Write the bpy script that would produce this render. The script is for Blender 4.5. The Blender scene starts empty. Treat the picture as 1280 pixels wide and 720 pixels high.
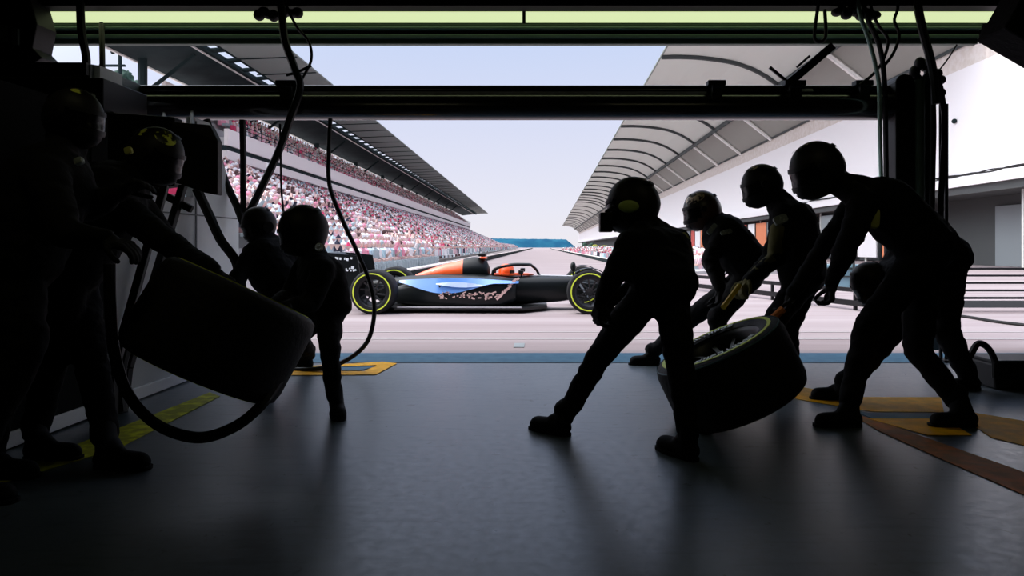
import bpy, bmesh, math, random
from mathutils import Vector, Matrix, noise
random.seed(7)
C = bpy.context.scene.collection
PI = math.pi
V = Vector
# ------------------------------------------------------------------ camera, sky, sun, exposure
F = 853.0; CX = 676.0; HY = 308.0; CH = 1.05
cam_d = bpy.data.cameras.new('camera'); cam = bpy.data.objects.new('camera', cam_d); C.objects.link(cam)
cam.location = (0, 0, CH); cam.rotation_euler = (PI/2, 0, 0)
cam_d.sensor_width = 36; cam_d.lens = 36*F/1280
cam_d.shift_x = -(CX-640)/1280; cam_d.shift_y = (HY-360)/1280
cam_d.clip_start = .05; cam_d.clip_end = 5000
bpy.context.scene.camera = cam
vs = bpy.context.scene.view_settings
vs.view_transform = 'Standard'; vs.look = 'None'; vs.gamma = 1; vs.use_curve_mapping = False
vs.exposure = 0.0
def W(px, py, D): return V(((px-CX)*D/F, D, CH-(py-HY)*D/F))
def G(px, py, z=0.0):
    D = (CH-z)*F/(py-HY); return V(((px-CX)*D/F, D, z))

SUN_DIR = V((-.50, 0.0, .866)).normalized()       # towards the sun
wd = bpy.data.worlds.new('sky'); bpy.context.scene.world = wd; wd.use_nodes = True
nt = wd.node_tree; nt.nodes.clear()
n_out = nt.nodes.new('ShaderNodeOutputWorld'); n_bg = nt.nodes.new('ShaderNodeBackground')
n_tc = nt.nodes.new('ShaderNodeTexCoord'); n_sep = nt.nodes.new('ShaderNodeSeparateXYZ'); n_r = nt.nodes.new('ShaderNodeValToRGB')
nt.links.new(n_tc.outputs['Generated'], n_sep.inputs[0]); nt.links.new(n_sep.outputs['Z'], n_r.inputs[0])
els = n_r.color_ramp.elements
els[0].position = 0.0; els[0].color = (.86, .83, .88, 1)
els[1].position = 1.0; els[1].color = (.42, .55, .92, 1)
for p, c in ((.05, (.82, .82, .92, 1)), (.17, (.70, .74, .92, 1)), (.30, (.58, .68, .93, 1))):
    e = els.new(p); e.color = c
# hazy aureole round the sun
n_dot = nt.nodes.new('ShaderNodeVectorMath'); n_dot.operation = 'DOT_PRODUCT'; n_dot.inputs[1].default_value = SUN_DIR
nt.links.new(n_tc.outputs['Generated'], n_dot.inputs[0])
n_mr = nt.nodes.new('ShaderNodeMapRange'); n_mr.inputs['From Min'].default_value = .35; n_mr.inputs['From Max'].default_value = 1
n_mr.inputs['To Min'].default_value = 0; n_mr.inputs['To Max'].default_value = 1
nt.links.new(n_dot.outputs['Value'], n_mr.inputs['Value'])
n_pw = nt.nodes.new('ShaderNodeMath'); n_pw.operation = 'POWER'; n_pw.inputs[1].default_value = 2.0
nt.links.new(n_mr.outputs[0], n_pw.inputs[0])
n_ml = nt.nodes.new('ShaderNodeMath'); n_ml.operation = 'MULTIPLY'; n_ml.inputs[1].default_value = 5.6
nt.links.new(n_pw.outputs[0], n_ml.inputs[0])
n_ad = nt.nodes.new('ShaderNodeVectorMath'); n_ad.operation = 'ADD'
nt.links.new(n_r.outputs[0], n_ad.inputs[0]); nt.links.new(n_ml.outputs[0], n_ad.inputs[1])
nt.links.new(n_ad.outputs[0], n_bg.inputs['Color']); n_bg.inputs['Strength'].default_value = 1.0
nt.links.new(n_bg.outputs[0], n_out.inputs[0])
sd = bpy.data.lights.new('sun', 'SUN'); sd.energy = 1.3; sd.angle = math.radians(1.5); sd.color = (1, .95, .9)
so = bpy.data.objects.new('sun', sd); C.objects.link(so); so.rotation_euler = SUN_DIR.to_track_quat('Z', 'Y').to_euler(); so.location = (-20, 10, 40)

# ------------------------------------------------------------------ materials
def mat(name, col, rough=.6, metal=0, spec=.5, noise_s=None, col2=None, nscale=(1,1,1), lo=.4, hi=.6, bump=0, emis=0, coat=0, trans=0, detail=4):
    m = bpy.data.materials.new(name); m.use_nodes = True; t = m.node_tree
    b = t.nodes['Principled BSDF']
    b.inputs['Base Color'].default_value = (*col, 1); b.inputs['Roughness'].default_value = rough
    b.inputs['Metallic'].default_value = metal; b.inputs['Specular IOR Level'].default_value = spec
    b.inputs['Coat Weight'].default_value = coat
    if emis:
        b.inputs['Emission Color'].default_value = (*col, 1); b.inputs['Emission Strength'].default_value = emis
    if noise_s:
        tc = t.nodes.new('ShaderNodeTexCoord'); mp = t.nodes.new('ShaderNodeMapping'); mp.inputs['Scale'].default_value = nscale
        nz = t.nodes.new('ShaderNodeTexNoise'); nz.inputs['Scale'].default_value = noise_s; nz.inputs['Detail'].default_value = detail
        t.links.new(tc.outputs['Object'], mp.inputs[0]); t.links.new(mp.outputs[0], nz.inputs['Vector'])
        if col2:
            rp = t.nodes.new('ShaderNodeValToRGB'); rp.color_ramp.elements[0].position = lo; rp.color_ramp.elements[1].position = hi
            rp.color_ramp.elements[0].color = (*col, 1); rp.color_ramp.elements[1].color = (*col2, 1)
            t.links.new(nz.outputs['Fac'], rp.inputs[0]); t.links.new(rp.outputs[0], b.inputs['Base Color'])
        if bump:
            bp = t.nodes.new('ShaderNodeBump'); bp.inputs['Strength'].default_value = bump; bp.inputs['Distance'].default_value = .02
            t.links.new(nz.outputs['Fac'], bp.inputs['Height']); t.links.new(bp.outputs[0], b.inputs['Normal'])
    if trans:
        o = t.nodes['Material Output']; tr = t.nodes.new('ShaderNodeBsdfTranslucent'); tr.inputs['Color'].default_value = (*col, 1)
        mx = t.nodes.new('ShaderNodeMixShader'); mx.inputs[0].default_value = trans
        t.links.new(b.outputs[0], mx.inputs[1]); t.links.new(tr.outputs[0], mx.inputs[2]); t.links.new(mx.outputs[0], o.inputs['Surface'])
    return m
def floor_mat():
    m = bpy.data.materials.new('painted_concrete'); m.use_nodes = True; t = m.node_tree; b = t.nodes['Principled BSDF']
    tc = t.nodes.new('ShaderNodeTexCoord')
    def nz(scale, det, sc=(1, 1, 1), d=0):
        n = t.nodes.new('ShaderNodeTexNoise'); n.inputs['Scale'].default_value = scale; n.inputs['Detail'].default_value = det; n.inputs['Distortion'].default_value = d
        mp = t.nodes.new('ShaderNodeMapping'); mp.inputs['Scale'].default_value = sc
        t.links.new(tc.outputs['Object'], mp.inputs[0]); t.links.new(mp.outputs[0], n.inputs['Vector']); return n
    def ramp(n, p0, c0, p1, c1):
        r_ = t.nodes.new('ShaderNodeValToRGB'); e = r_.color_ramp.elements; e[0].position = p0; e[1].position = p1; e[0].color = (*c0, 1); e[1].color = (*c1, 1)
        t.links.new(n.outputs['Fac'], r_.inputs[0]); return r_
    def mul(a, c):
        mx = t.nodes.new('ShaderNodeMix'); mx.data_type = 'RGBA'; mx.blend_type = 'MULTIPLY'; mx.inputs[0].default_value = 1
        t.links.new(a, mx.inputs[6]); t.links.new(c, mx.inputs[7]); return mx.outputs[2]
    big, mid, pit, scr = nz(.9, 5), nz(22, 6), nz(16, 3, d=.6), nz(7, 5, (.5, 3.5, 1))
    c = mul(ramp(big, .35, (.060, .085, .104), .68, (.108, .130, .152)).outputs[0], ramp(mid, .35, (.72, .72, .72), .6, (1, 1, 1)).outputs[0])
    c = mul(c, ramp(pit, .27, (.12, .12, .13), .33, (1, 1, 1)).outputs[0]); c = mul(c, ramp(scr, .33, (.66, .68, .70), .46, (1, 1, 1)).outputs[0])
    t.links.new(c, b.inputs['Base Color'])
    rr = t.nodes.new('ShaderNodeMapRange'); rr.inputs['To Min'].default_value = .22; rr.inputs['To Max'].default_value = .44
    t.links.new(mid.outputs['Fac'], rr.inputs['Value']); t.links.new(rr.outputs[0], b.inputs['Roughness'])
    b.inputs['Specular IOR Level'].default_value = .95
    bp = t.nodes.new('ShaderNodeBump'); bp.inputs['Strength'].default_value = .12; bp.inputs['Distance'].default_value = .004
    t.links.new(mid.outputs['Fac'], bp.inputs['Height']); t.links.new(bp.outputs[0], b.inputs['Normal'])
    return m
M = dict(
 suit=mat('black_fabric', (.006, .006, .007), .9, spec=.15, noise_s=30, bump=.3),
 suit_grey=mat('charcoal_fabric', (.012, .012, .013), .9, spec=.15, noise_s=30, bump=.3),
 glove=mat('black_glove', (.008, .008, .008), .75, spec=.2),
 glove_olive=mat('olive_sleeve', (.16, .145, .06), .85, spec=.2, noise_s=20, bump=.2),
 boot=mat('boot_leather', (.006, .006, .007), .8, spec=.15),
 helmet=mat('helmet_shell', (.014, .012, .012), .5, spec=.2),
 helmet_brown=mat('helmet_shell_brown', (.10, .04, .02), .35, spec=.5, noise_s=9, col2=(.008, .008, .008), lo=.45, hi=.6),
 visor=mat('visor', (.004, .004, .005), .25, spec=.3),
 helm_y=mat('helmet_graphic_yellow', (.80, .85, .12), .4, noise_s=26, col2=(.02, .02, .01), lo=.47, hi=.53),
 helm_g=mat('helmet_graphic_green', (.55, .70, .18), .5),
 helm_w=mat('helmet_graphic_pale', (.90, .70, .50), .4, noise_s=30, col2=(.02, .01, .01), lo=.46, hi=.55),
 patch_w=mat('pale_patch', (.80, .84, .80), .7, noise_s=70, col2=(.30, .34, .32), lo=.30, hi=.42),
 patch_y=mat('yellow_patch', (.50, .50, .12), .7),
 yellow_h=mat('yellow_handle', (.95, .66, .03), .5),
 orange_h=mat('orange_handle', (.95, .28, .04), .5),
 tyre=mat('tyre_rubber', (.010, .010, .011), .7, spec=.25, noise_s=40, bump=.2),
 tyre_y=mat('tyre_yellow_band', (.80, .92, .07), .6),
 tyre_w=mat('tyre_white_marks', (.90, .93, .95), .6),
 tyre_b=mat('tyre_teal_edge', (.05, .13, .16), .6),
 rim=mat('rim_metal', (.03, .03, .032), .4, metal=.6),
 black=mat('black_steel', (.007, .007, .008), .5, spec=.25),
 blackgloss=mat('black_gloss_tube', (.012, .010, .011), .22, spec=.6, coat=.4),
 greenmetal=mat('green_grey_aluminium', (.36, .54, .43), .5),
 greendark=mat('dark_green_aluminium', (.09, .14, .10), .5),
 hose=mat('rubber_hose', (.010, .010, .010), .6, spec=.3),
 hosepale=mat('pale_hose', (.45, .68, .58), .45),
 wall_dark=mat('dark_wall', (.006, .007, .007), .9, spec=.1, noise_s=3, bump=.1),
 wall_pale=mat('pale_partition', (.80, .82, .82), .55, noise_s=2.2, col2=(.66, .68, .68), lo=.35, hi=.7, trans=.45),
 grey=mat('grey_panel', (.10, .12, .12), .6),
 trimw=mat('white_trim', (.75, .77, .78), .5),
 floor=floor_mat(),
 paint_y=mat('yellow_floor_paint', (.85, .88, .02), .6, spec=.15, noise_s=14, col2=(.42, .42, .02), lo=.3, hi=.55),
 paint_o=mat('amber_floor_paint', (1.0, .48, .0), .6, spec=.15, noise_s=10, col2=(.75, .36, .0), lo=.35, hi=.6),
 paint_r=mat('orange_floor_paint', (.62, .18, .01), .6, spec=.15, noise_s=10, col2=(.34, .14, .01), lo=.35, hi=.6),
 paint_b=mat('blue_floor_paint', (.03, .10, .17), .6, spec=.15, noise_s=8, col2=(.045, .13, .20), lo=.35, hi=.6),
 asphalt=mat('pale_asphalt', (.265, .212, .216), .85, spec=.2, noise_s=1.0, col2=(.36, .305, .308), nscale=(.12, 1.6, 1), lo=.35, hi=.68, detail=6),
 kerbline=mat('faded_line', (.42, .385, .385), .8),
 lamp=mat('lamp_diffuser', (.72, .84, .46), .5, emis=.97),
 amber=mat('amber_strip', (.35, .25, .02), .4),
 concrete=mat('stand_concrete', (.42, .40, .40), .85, noise_s=1, col2=(.34, .33, .33)),
 fascia=mat('white_fascia', (.92, .85, .80), .7),
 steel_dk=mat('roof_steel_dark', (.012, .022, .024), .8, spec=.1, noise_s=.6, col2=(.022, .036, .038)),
 canopy_l=mat('canopy_grey', (.24, .275, .25), .8),
 truss_w=mat('truss_white', (.85, .85, .82), .5),
 fabric=mat('canopy_fabric', (.72, .74, .69), .8, trans=.12),
 fabric_lo=mat('canopy_fabric_beige', (.30, .30, .27), .8),
 rib=mat('canopy_rib', (.035, .045, .045), .6),
 white=mat('white_render', (.93, .91, .92), .7),
 beige=mat('beige_render', (.70, .63, .57), .8, noise_s=3, col2=(.78, .72, .68)),
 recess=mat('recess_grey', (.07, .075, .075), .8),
 shutter=mat('shutter_grey', (.24, .27, .28), .6),
 pipe=mat('pale_pipe', (.65, .66, .62), .5),
 red=mat('red_banner', (.62, .10, .08), .7), orange=mat('orange_banner', (.80, .26, .12), .7), blueg=mat('blue_grey_panel', (.22, .36, .42), .7),
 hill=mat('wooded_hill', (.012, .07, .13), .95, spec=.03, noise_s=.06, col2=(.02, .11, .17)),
 leaf=mat('foliage', (.16, .20, .03), .9, noise_s=2, col2=(.30, .28, .05)),
 leafd=mat('dark_foliage', (.03, .07, .05), .9),
 car_black=mat('car_black', (.006, .008, .009), .35, spec=.25),
 car_blue=mat('car_blue', (.12, .30, .72), .3, coat=.6),
 car_pale=mat('car_pale_blue', (.50, .62, .85), .35, coat=.5),
 car_orange=mat('car_orange', (1.0, .12, .02), .35, coat=.4),
 car_pink=mat('car_pink_marks', (.75, .50, .46), .5),
 carbon=mat('carbon_fibre', (.014, .014, .015), .35),
 silver=mat('silver_trim', (.65, .66, .68), .4, metal=.3),
 skin=mat('skin', (.72, .48, .42), .7),
)
SHIRTS = [('pink', (.85, .34, .44)), ('red', (.62, .06, .14)), ('white', (.92, .88, .88)), ('grey', (.42, .48, .50)), ('dark', (.04, .04, .06)), ('pale_blue', (.50, .66, .72)), ('rose', (.80, .54, .58))]
SM = {n: mat('shirt_'+n, c, .9, spec=.1) for n, c in SHIRTS}
M['hair'] = mat('hair', (.10, .06, .06), .9, spec=.1)

# ------------------------------------------------------------------ mesh helpers
class MB:
    def __init__(s): s.v = []; s.f = []; s.m = []; s.mats = []
    def mi(s, m):
        if m not in s.mats: s.mats.append(m)
        return s.mats.index(m)
    def add(s, vs, fs, m=None):
        o = len(s.v); k = s.mi(m) if m else 0
        s.v += [tuple(v) for v in vs]; s.f += [tuple(i+o for i in f) for f in fs]; s.m += [k]*len(fs)
    def box(s, c, size, m=None, R=None):
        c = V(c); x, y, z = [a/2 for a in size]
        vs = [V(p) for p in ((-x,-y,-z),(x,-y,-z),(x,y,-z),(-x,y,-z),(-x,-y,z),(x,-y,z),(x,y,z),(-x,y,z))]
        if R is not None: vs = [R @ v for v in vs]
        s.add([v+c for v in vs], [(0,3,2,1),(4,5,6,7),(0,1,5,4),(1,2,6,5),(2,3,7,6),(3,0,4,7)], m)
    def rod(s, a, b, w, h, m=None, up=V((0,0,1))):
        a, b = V(a), V(b); d = (b-a).normalized(); sx = d.cross(up)
        if sx.length < 1e-4: sx = d.cross(V((0,1,0)))
        sx.normalize(); u = sx.cross(d)
        vs = [p+sx*i*w/2+u*j*h/2 for p in (a, b) for i, j in ((-1,-1),(1,-1),(1,1),(-1,1))]
        s.add(vs, [(3,2,1,0),(4,5,6,7),(0,1,5,4),(1,2,6,5),(2,3,7,6),(3,0,4,7)], m)
    def tube(s, pts, r, m=None, n=8, smooth=True):
        pts = [V(p) for p in pts]
        if smooth and len(pts) > 2: pts = spline(pts)
        rs = r if isinstance(r, (list, tuple)) else [r]*len(pts)
        if len(rs) != len(pts):
            rs = [rs[0]+(rs[-1]-rs[0])*i/(len(pts)-1) for i in range(len(pts))]
        t0 = (pts[1]-pts[0]).normalized(); u = t0.orthogonal().normalized()
        vs = []
        for i, p in enumerate(pts):
            t = (pts[min(i+1, len(pts)-1)]-pts[max(i-1, 0)]).normalized()
            u = (u-t*u.dot(t)).normalized(); w = t.cross(u)
            vs += [p+(u*math.cos(2*PI*k/n)+w*math.sin(2*PI*k/n))*rs[i] for k in range(n)]
        fs = [(i*n+k, i*n+(k+1)%n, (i+1)*n+(k+1)%n, (i+1)*n+k) for i in range(len(pts)-1) for k in range(n)]
        fs += [tuple(reversed(range(n))), tuple((len(pts)-1)*n+k for k in range(n))]
        s.add(vs, fs, m)
    def lathe(s, prof, R, c, n=40, m=None, a0=0, a1=2*PI, closed=False):   # prof: (radius, axial); axis = local z of R
        c = V(c); full = abs(a1-a0-2*PI) < 1e-6; k = n if full else n+1; vs = []; L = len(prof)
        for i in range(k):
            a = a0+(a1-a0)*i/n
            for r, z in prof: vs.append(c+R @ V((r*math.cos(a), r*math.sin(a), z)))
        fs = []
        for i in range(n):
            j = (i+1) % k
            for q in range(L if closed else L-1):
                q2 = (q+1) % L; fs.append((i*L+q, j*L+q, j*L+q2, i*L+q2))
        s.add(vs, fs, m)
    def capsule(s, a, b, ra, rb, m=None, n=14):
        a, b = V(a), V(b); d = b-a; L = d.length
        R = d.to_track_quat('Z', 'Y').to_matrix() if L > 1e-5 else Matrix.Identity(3)
        prof = [(max(ra*math.sin(t), 1e-4), -ra*math.cos(t)) for t in [PI/2*i/5 for i in range(6)]]
        prof += [(max(rb*math.cos(t), 1e-4), L+rb*math.sin(t)) for t in [PI/2*i/5 for i in range(6)]]
        s.lathe(prof, R, a, n, m)
        k = len(s.v)-n*12
        s.f += [tuple(k+i*12 for i in reversed(range(n))), tuple(k+i*12+11 for i in range(n))]; s.m += [0, 0] if not m else [s.mi(m)]*2
    def ell(s, c, rad, R=None, m=None, n=16, k=10):
        R = R or Matrix.Identity(3); c = V(c); vs = []; fs = []
        for i in range(k+1):
            t = PI*i/k
            for j in range(n):
                a = 2*PI*j/n; st = max(math.sin(t), 1e-3)
                vs.append(c+R @ V((rad[0]*st*math.cos(a), rad[1]*st*math.sin(a), rad[2]*math.cos(t))))
        for i in range(k):
            for j in range(n): fs.append((i*n+j, (i+1)*n+j, (i+1)*n+(j+1)%n, i*n+(j+1)%n))
        fs += [tuple(range(n)), tuple(k*n+j for j in reversed(range(n)))]
        s.add(vs, fs, m)
    def loft(s, rings, m=None, cap=True):
        n = len(rings[0]); vs = [p for r in rings for p in r]
        fs = [(i*n+k, i*n+(k+1)%n, (i+1)*n+(k+1)%n, (i+1)*n+k) for i in range(len(rings)-1) for k in range(n)]
        if cap: fs += [tuple(reversed(range(n))), tuple((len(rings)-1)*n+k for k in range(n))]
        s.add(vs, fs, m)
    def prism(s, poly, off, m=None):       # poly: 3D points, extruded by off
        n = len(poly); off = V(off); vs = [V(p) for p in poly]+[V(p)+off for p in poly]
        fs = [tuple(reversed(range(n))), tuple(range(n, 2*n))]+[(i, (i+1)%n, n+(i+1)%n, n+i) for i in range(n)]
        s.add(vs, fs, m)
    def build(s, name, m=None, parent=None, smooth=False, bevel=0):
        me = bpy.data.meshes.new(name); me.from_pydata(s.v, [], s.f)
        if s.mats:
            for q in s.mats: me.materials.append(q)
            me.polygons.foreach_set('material_index', s.m)
        elif m: me.materials.append(m)
        bm = bmesh.new(); bm.from_mesh(me); bmesh.ops.recalc_face_normals(bm, faces=bm.faces); bm.to_mesh(me); bm.free()
        if smooth:
            me.polygons.foreach_set('use_smooth', [True]*len(me.polygons))
            try: me.set_sharp_from_angle(angle=math.radians(40))
            except Exception: pass
        me.update()
        o = bpy.data.objects.new(name, me); C.objects.link(o)
        if parent: put(o, parent)
        if bevel:
            b = o.modifiers.new('bevel', 'BEVEL'); b.width = bevel; b.segments = 2; b.limit_method = 'ANGLE'
        return o
def put(o, parent):
    o.parent = parent; o.matrix_parent_inverse = world_of(parent).inverted()
def world_of(o):
    m = Matrix.LocRotScale(o.location, o.rotation_euler, o.scale)
    if o.parent: m = world_of(o.parent) @ o.matrix_parent_inverse @ m
    return m
def spline(pts, k=7):
    out = []; P = [pts[0]*2-pts[1]]+pts+[pts[-1]*2-pts[-2]]
    for i in range(1, len(P)-2):
        for j in range(k):
            t = j/k; a, b, c, d = P[i-1], P[i], P[i+1], P[i+2]
            out.append(.5*((2*b)+(c-a)*t+(2*a-5*b+4*c-d)*t*t+(3*b-a-3*c+d)*t**3))
    out.append(pts[-1]); return out
def tag(o, label, cat, group=None, kind=None):
    o['label'] = label; o['category'] = cat
    if group: o['group'] = group
    if kind: o['kind'] = kind
    return o
def thing(name, label, cat, loc, group=None):
    o = bpy.data.objects.new(name, None); o.empty_display_size = .1; C.objects.link(o); o.location = V(loc)
    return tag(o, label, cat, group)
def struct(name, mb, m=None, **k):
    o = mb.build(name, m, **k); o['kind'] = 'structure'; return o
def frame(z, x=None):
    z = V(z).normalized(); x = V(x) if x is not None else z.orthogonal()
    x = (x-z*x.dot(z)).normalized(); y = z.cross(x)
    return Matrix((x, y, z)).transposed()
def remesh(mb, vox, smooth_it=4, disp=0, seed=0):
    me = bpy.data.meshes.new('tmp'); me.from_pydata(mb.v, [], mb.f)
    bm = bmesh.new(); bm.from_mesh(me); bmesh.ops.recalc_face_normals(bm, faces=bm.faces); bm.to_mesh(me); bm.free()
    o = bpy.data.objects.new('tmp', me); C.objects.link(o)
    r = o.modifiers.new('r', 'REMESH'); r.mode = 'VOXEL'; r.voxel_size = vox
    s = o.modifiers.new('s', 'SMOOTH'); s.iterations = smooth_it; s.factor = .5
    dg = bpy.context.evaluated_depsgraph_get(); dg.update()
    me2 = bpy.data.meshes.new_from_object(o.evaluated_get(dg))
    bpy.data.objects.remove(o); bpy.data.meshes.remove(me)
    if disp:
        nn = [v.normal.copy() for v in me2.vertices]
        for v, n_ in zip(me2.vertices, nn):
            p = v.co; k = noise.noise(V((p.x*9+seed, p.y*9, p.z*16)))+.5*noise.noise(V((p.x*22, p.y*22+seed, p.z*30)))
            v.co = p+n_*k*disp
    me2.polygons.foreach_set('use_smooth', [True]*len(me2.polygons))
    return me2
def mesh_obj(name, me, m, parent):
    me.name = name; me.materials.clear(); me.materials.append(m)
    o = bpy.data.objects.new(name, me); C.objects.link(o); put(o, parent); return o

# ------------------------------------------------------------------ the garage (setting)
DOOR = 6.72
b = MB(); b.box((-.4, 1.36, -.06), (11.6, 10.72, .12)); floor = struct('floor', b, M['floor'])
def paint(name, pts, m, z=.002, label=None):
    b = MB(); b.prism([V((p[0], p[1], z)) for p in pts], (0, 0, .002)); o = b.build(name, m, floor)
    if label: o['label'] = label
    return o
def gq(*pp): return [G(*p) for p in pp]
paint('painted_line', gq((0,606),(0,592),(120,547),(262,491),(275,496),(150,560)), M['paint_y'], label='yellow line')
paint('painted_band', [(-5.9,DOOR-.02),(-5.9,6.15),(4.9,6.15),(4.9,DOOR-.02)], M['paint_b'], label='blue threshold band')
paint('painted_marking', gq((352,470),(470,469),(496,455),(480,453),(455,465),(362,465)), M['paint_o'], .005)
paint('painted_marking', gq((380,459),(362,465),(368,468),(395,460),(480,457),(496,455),(478,453)), M['paint_o'], .0055)
paint('painted_marking', gq((395,464),(450,464),(470,459),(402,460)), M['paint_b'], .005)
paint('painted_marking', gq((960,488),(1000,484),(1075,497),(1176,497),(1180,516),(1090,515),(1000,500)), M['paint_o'])
paint('painted_marking', gq((1195,518),(1215,516),(1300,530),(1300,562),(1240,548)), M['paint_o'])
paint('painted_marking', gq((1060,512),(1085,517),(1165,518),(1175,524),(1090,524)), M['paint_b'], .004, 'blue stripe')
paint('painted_line', gq((1060,516),(1090,524),(1300,598),(1300,628),(1180,576),(1100,540)), M['paint_r'], label='worn orange line')
paint('painted_marking', gq((1085,524),(1180,524),(1215,545),(1160,545)), M['paint_o'], .003)
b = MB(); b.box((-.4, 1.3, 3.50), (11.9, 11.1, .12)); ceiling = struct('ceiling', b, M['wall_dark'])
for x_ in (-1.9, 1.7):       # added dim lights, out of view, to bring out helmet and sleeve marks
    b = MB(); b.box((x_, 2.3, 3.415), (1.5, .22, .05)); lf = b.build('added_fixture', M['black'], ceiling, bevel=.01)
    ld = bpy.data.lights.new('added_light', 'AREA'); ld.shape = 'RECTANGLE'; ld.size = 1.4; ld.size_y = .16; ld.energy = 1.9; ld.color = (1, .95, .55)
    lo_ = bpy.data.objects.new('added_light', ld); C.objects.link(lo_); lo_.location = (x_, 2.3, 3.385); put(lo_, lf)
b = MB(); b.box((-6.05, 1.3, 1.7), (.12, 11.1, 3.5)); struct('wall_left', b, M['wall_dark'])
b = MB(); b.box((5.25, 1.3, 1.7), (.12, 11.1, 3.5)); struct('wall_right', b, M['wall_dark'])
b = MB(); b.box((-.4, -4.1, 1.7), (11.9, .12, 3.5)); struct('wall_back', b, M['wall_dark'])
b = MB()
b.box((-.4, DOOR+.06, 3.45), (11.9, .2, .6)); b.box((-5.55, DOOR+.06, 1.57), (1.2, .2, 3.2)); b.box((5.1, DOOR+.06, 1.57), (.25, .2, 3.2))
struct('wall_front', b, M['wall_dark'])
b = MB(); b.box((-.4, 6.22, 3.35), (11.5, .16, .27)); struct('trim_1', b, M['black'], bevel=.01)
# partition on the left with a sloping corner, white skirting
b = MB(); b.prism([V((-2.82, y, z)) for y, z in ((4.36, 0), (6.24, 0), (6.24, 1.38), (5.70, 2.08), (5.42, 2.08), (5.42, 1.44), (4.36, 1.44))], (.06, 0, 0))
struct('wall_partition', b, M['wall_pale'], bevel=.006)
b = MB(); b.box((-2.79, 3.33, .95), (.08, 2.0, 1.9)); struct('wall_shaded_part', b, M['wall_dark'], bevel=.006)  # near part of the partition, shade put into its dark colour
b = MB(); b.box((-2.79, 4.24, .93), (.10, .16, 1.86)); struct('wall_shaded_edge', b, M['wall_dark'], bevel=.006)  # edge of that near part, darkened the same way for shade
b = MB(); b.box((-2.745, 4.62, .05), (.025, 3.2, .08)); struct('baseboard_left', b, M['trimw'], bevel=.004)
b = MB()
b.box((-2.752, 5.45, 1.05), (.008, .012, 2.0)); b.box((-2.752, 5.3, 1.30), (.008, 1.85, .01))
struct('trim_2', b, M['grey'])

# lamp above the door
t = thing('ceiling_lamp', 'long pale green lit strip lamp hanging above the garage door opening', 'lamp', (-.1, 6.4, 3.2))
a0, a1 = W(48, 9, 6.42), W(1262, 9, 6.42); c0, c1 = W(58, 28, 6.50), W(1252, 28, 6.50)
b = MB(); b.prism([a0, c0, c1, a1], (0, .01, 0)); b.build('lamp_diffuser', M['lamp'], t)
b = MB(); b.prism([a0+V((-.03,.015,.03)), c0+V((-.03,.015,-.0)), c1+V((.03,.015,-.0)), a1+V((.03,.015,.03))], (0, .08, 0)); b.build('lamp_housing', M['black'], t)
for px in (99, 655, 1150):
    b = MB(); p = W(px, 18, 6.40); b.box(p, (.03, .02, .17)); b.build('lamp_bracket', M['black'], t)
# door rail below the lamp
t = thing('door_rail', 'dark green ribbed metal rail below the strip lamp', 'rail', (-.1, 6.56, 3.05))
for nm, y0, y1, mm, dd in (('rail_channel', 29, 34, 'greendark', 0), ('rail_channel', 34, 38, 'greenmetal', -.02), ('rail_channel', 38, 44, 'black', .02), ('rail_channel', 44, 49, 'greenmetal', -.01), ('rail_channel', 49, 56, 'greendark', .0)):
    b = MB(); p0 = W(60, y0, 6.56+dd); p1 = W(1226-(y0-29)*.3, y1, 6.56+dd); b.box((p0+p1)/2, (abs(p1.x-p0.x), .07, abs(p1.z-p0.z)+.004)); b.build(nm, M[mm], t, bevel=.01)
b = MB(); p = W(1228, 40, 6.56); b.box(p+V((.01,0,0)), (.03, .1, .2)); b.build('end_cap', M['black'], t, bevel=.005)

# overhead gantry beam with post on the right
t = thing('gantry_beam', 'glossy black overhead gantry beam crossing the whole garage opening', 'beam', (W(630, 130, 6.25)))
pa, pb = W(128, 134, 6.25), W(1130, 134, 6.25)
b = MB(); b.tube([pa, pb], .118, n=28, smooth=False); b.build('lower_tube', M['blackgloss'], t, smooth=True)
pa, pb = W(128, 113, 6.27), W(1125, 113, 6.27)
b = MB(); b.tube([pa, pb], .046, n=20, smooth=False); b.build('upper_tube', M['blackgloss'], t, smooth=True)
b = MB(); b.box((W(375, 121, 6.215)), (2.7, .012, .010)); b.build('amber_line', M['amber'], t)  # thin amber line along the lower tube
b = MB(); b.box((W(626, 116, 6.222)), (3.75, .012, .022), None, Matrix.Rotation(-.5, 3, 'X')); b.build('highlight_strip', M['trimw'], t)  # sky highlight along the beam, painted as a white strip
b = MB(); b.box((W(1005, 113, 6.222)), (.16, .012, .028), None, Matrix.Rotation(-.5, 3, 'X')); b.build('highlight_strip', M['trimw'], t)  # short piece of the same painted highlight
for px, s in ((160, 1), (362, 1.2), (893, 1), (990, 1.2), (1075, 1)):
    b = MB(); c = W(px, 116, 6.24); b.box(c, (.09*s, .2, .16)); b.box(c+V((.0, -.05, .07)), (.16*s, .10, .05)); b.tube([c+V((-.05,-.1,.04)), c+V((.05,-.1,.04))], .02, smooth=False)
    b.build('clamp', M['black'], t, bevel=.012)
b = MB()
b.box(W(176, 140, 6.3), (.10, .10, .20)); b.tube([W(176, 150, 6.3), V((W(176, 150, 6.3).x, 6.3, 0))], .035, n=12, smooth=False); b.build('post', M['black'], t, smooth=True)

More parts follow.
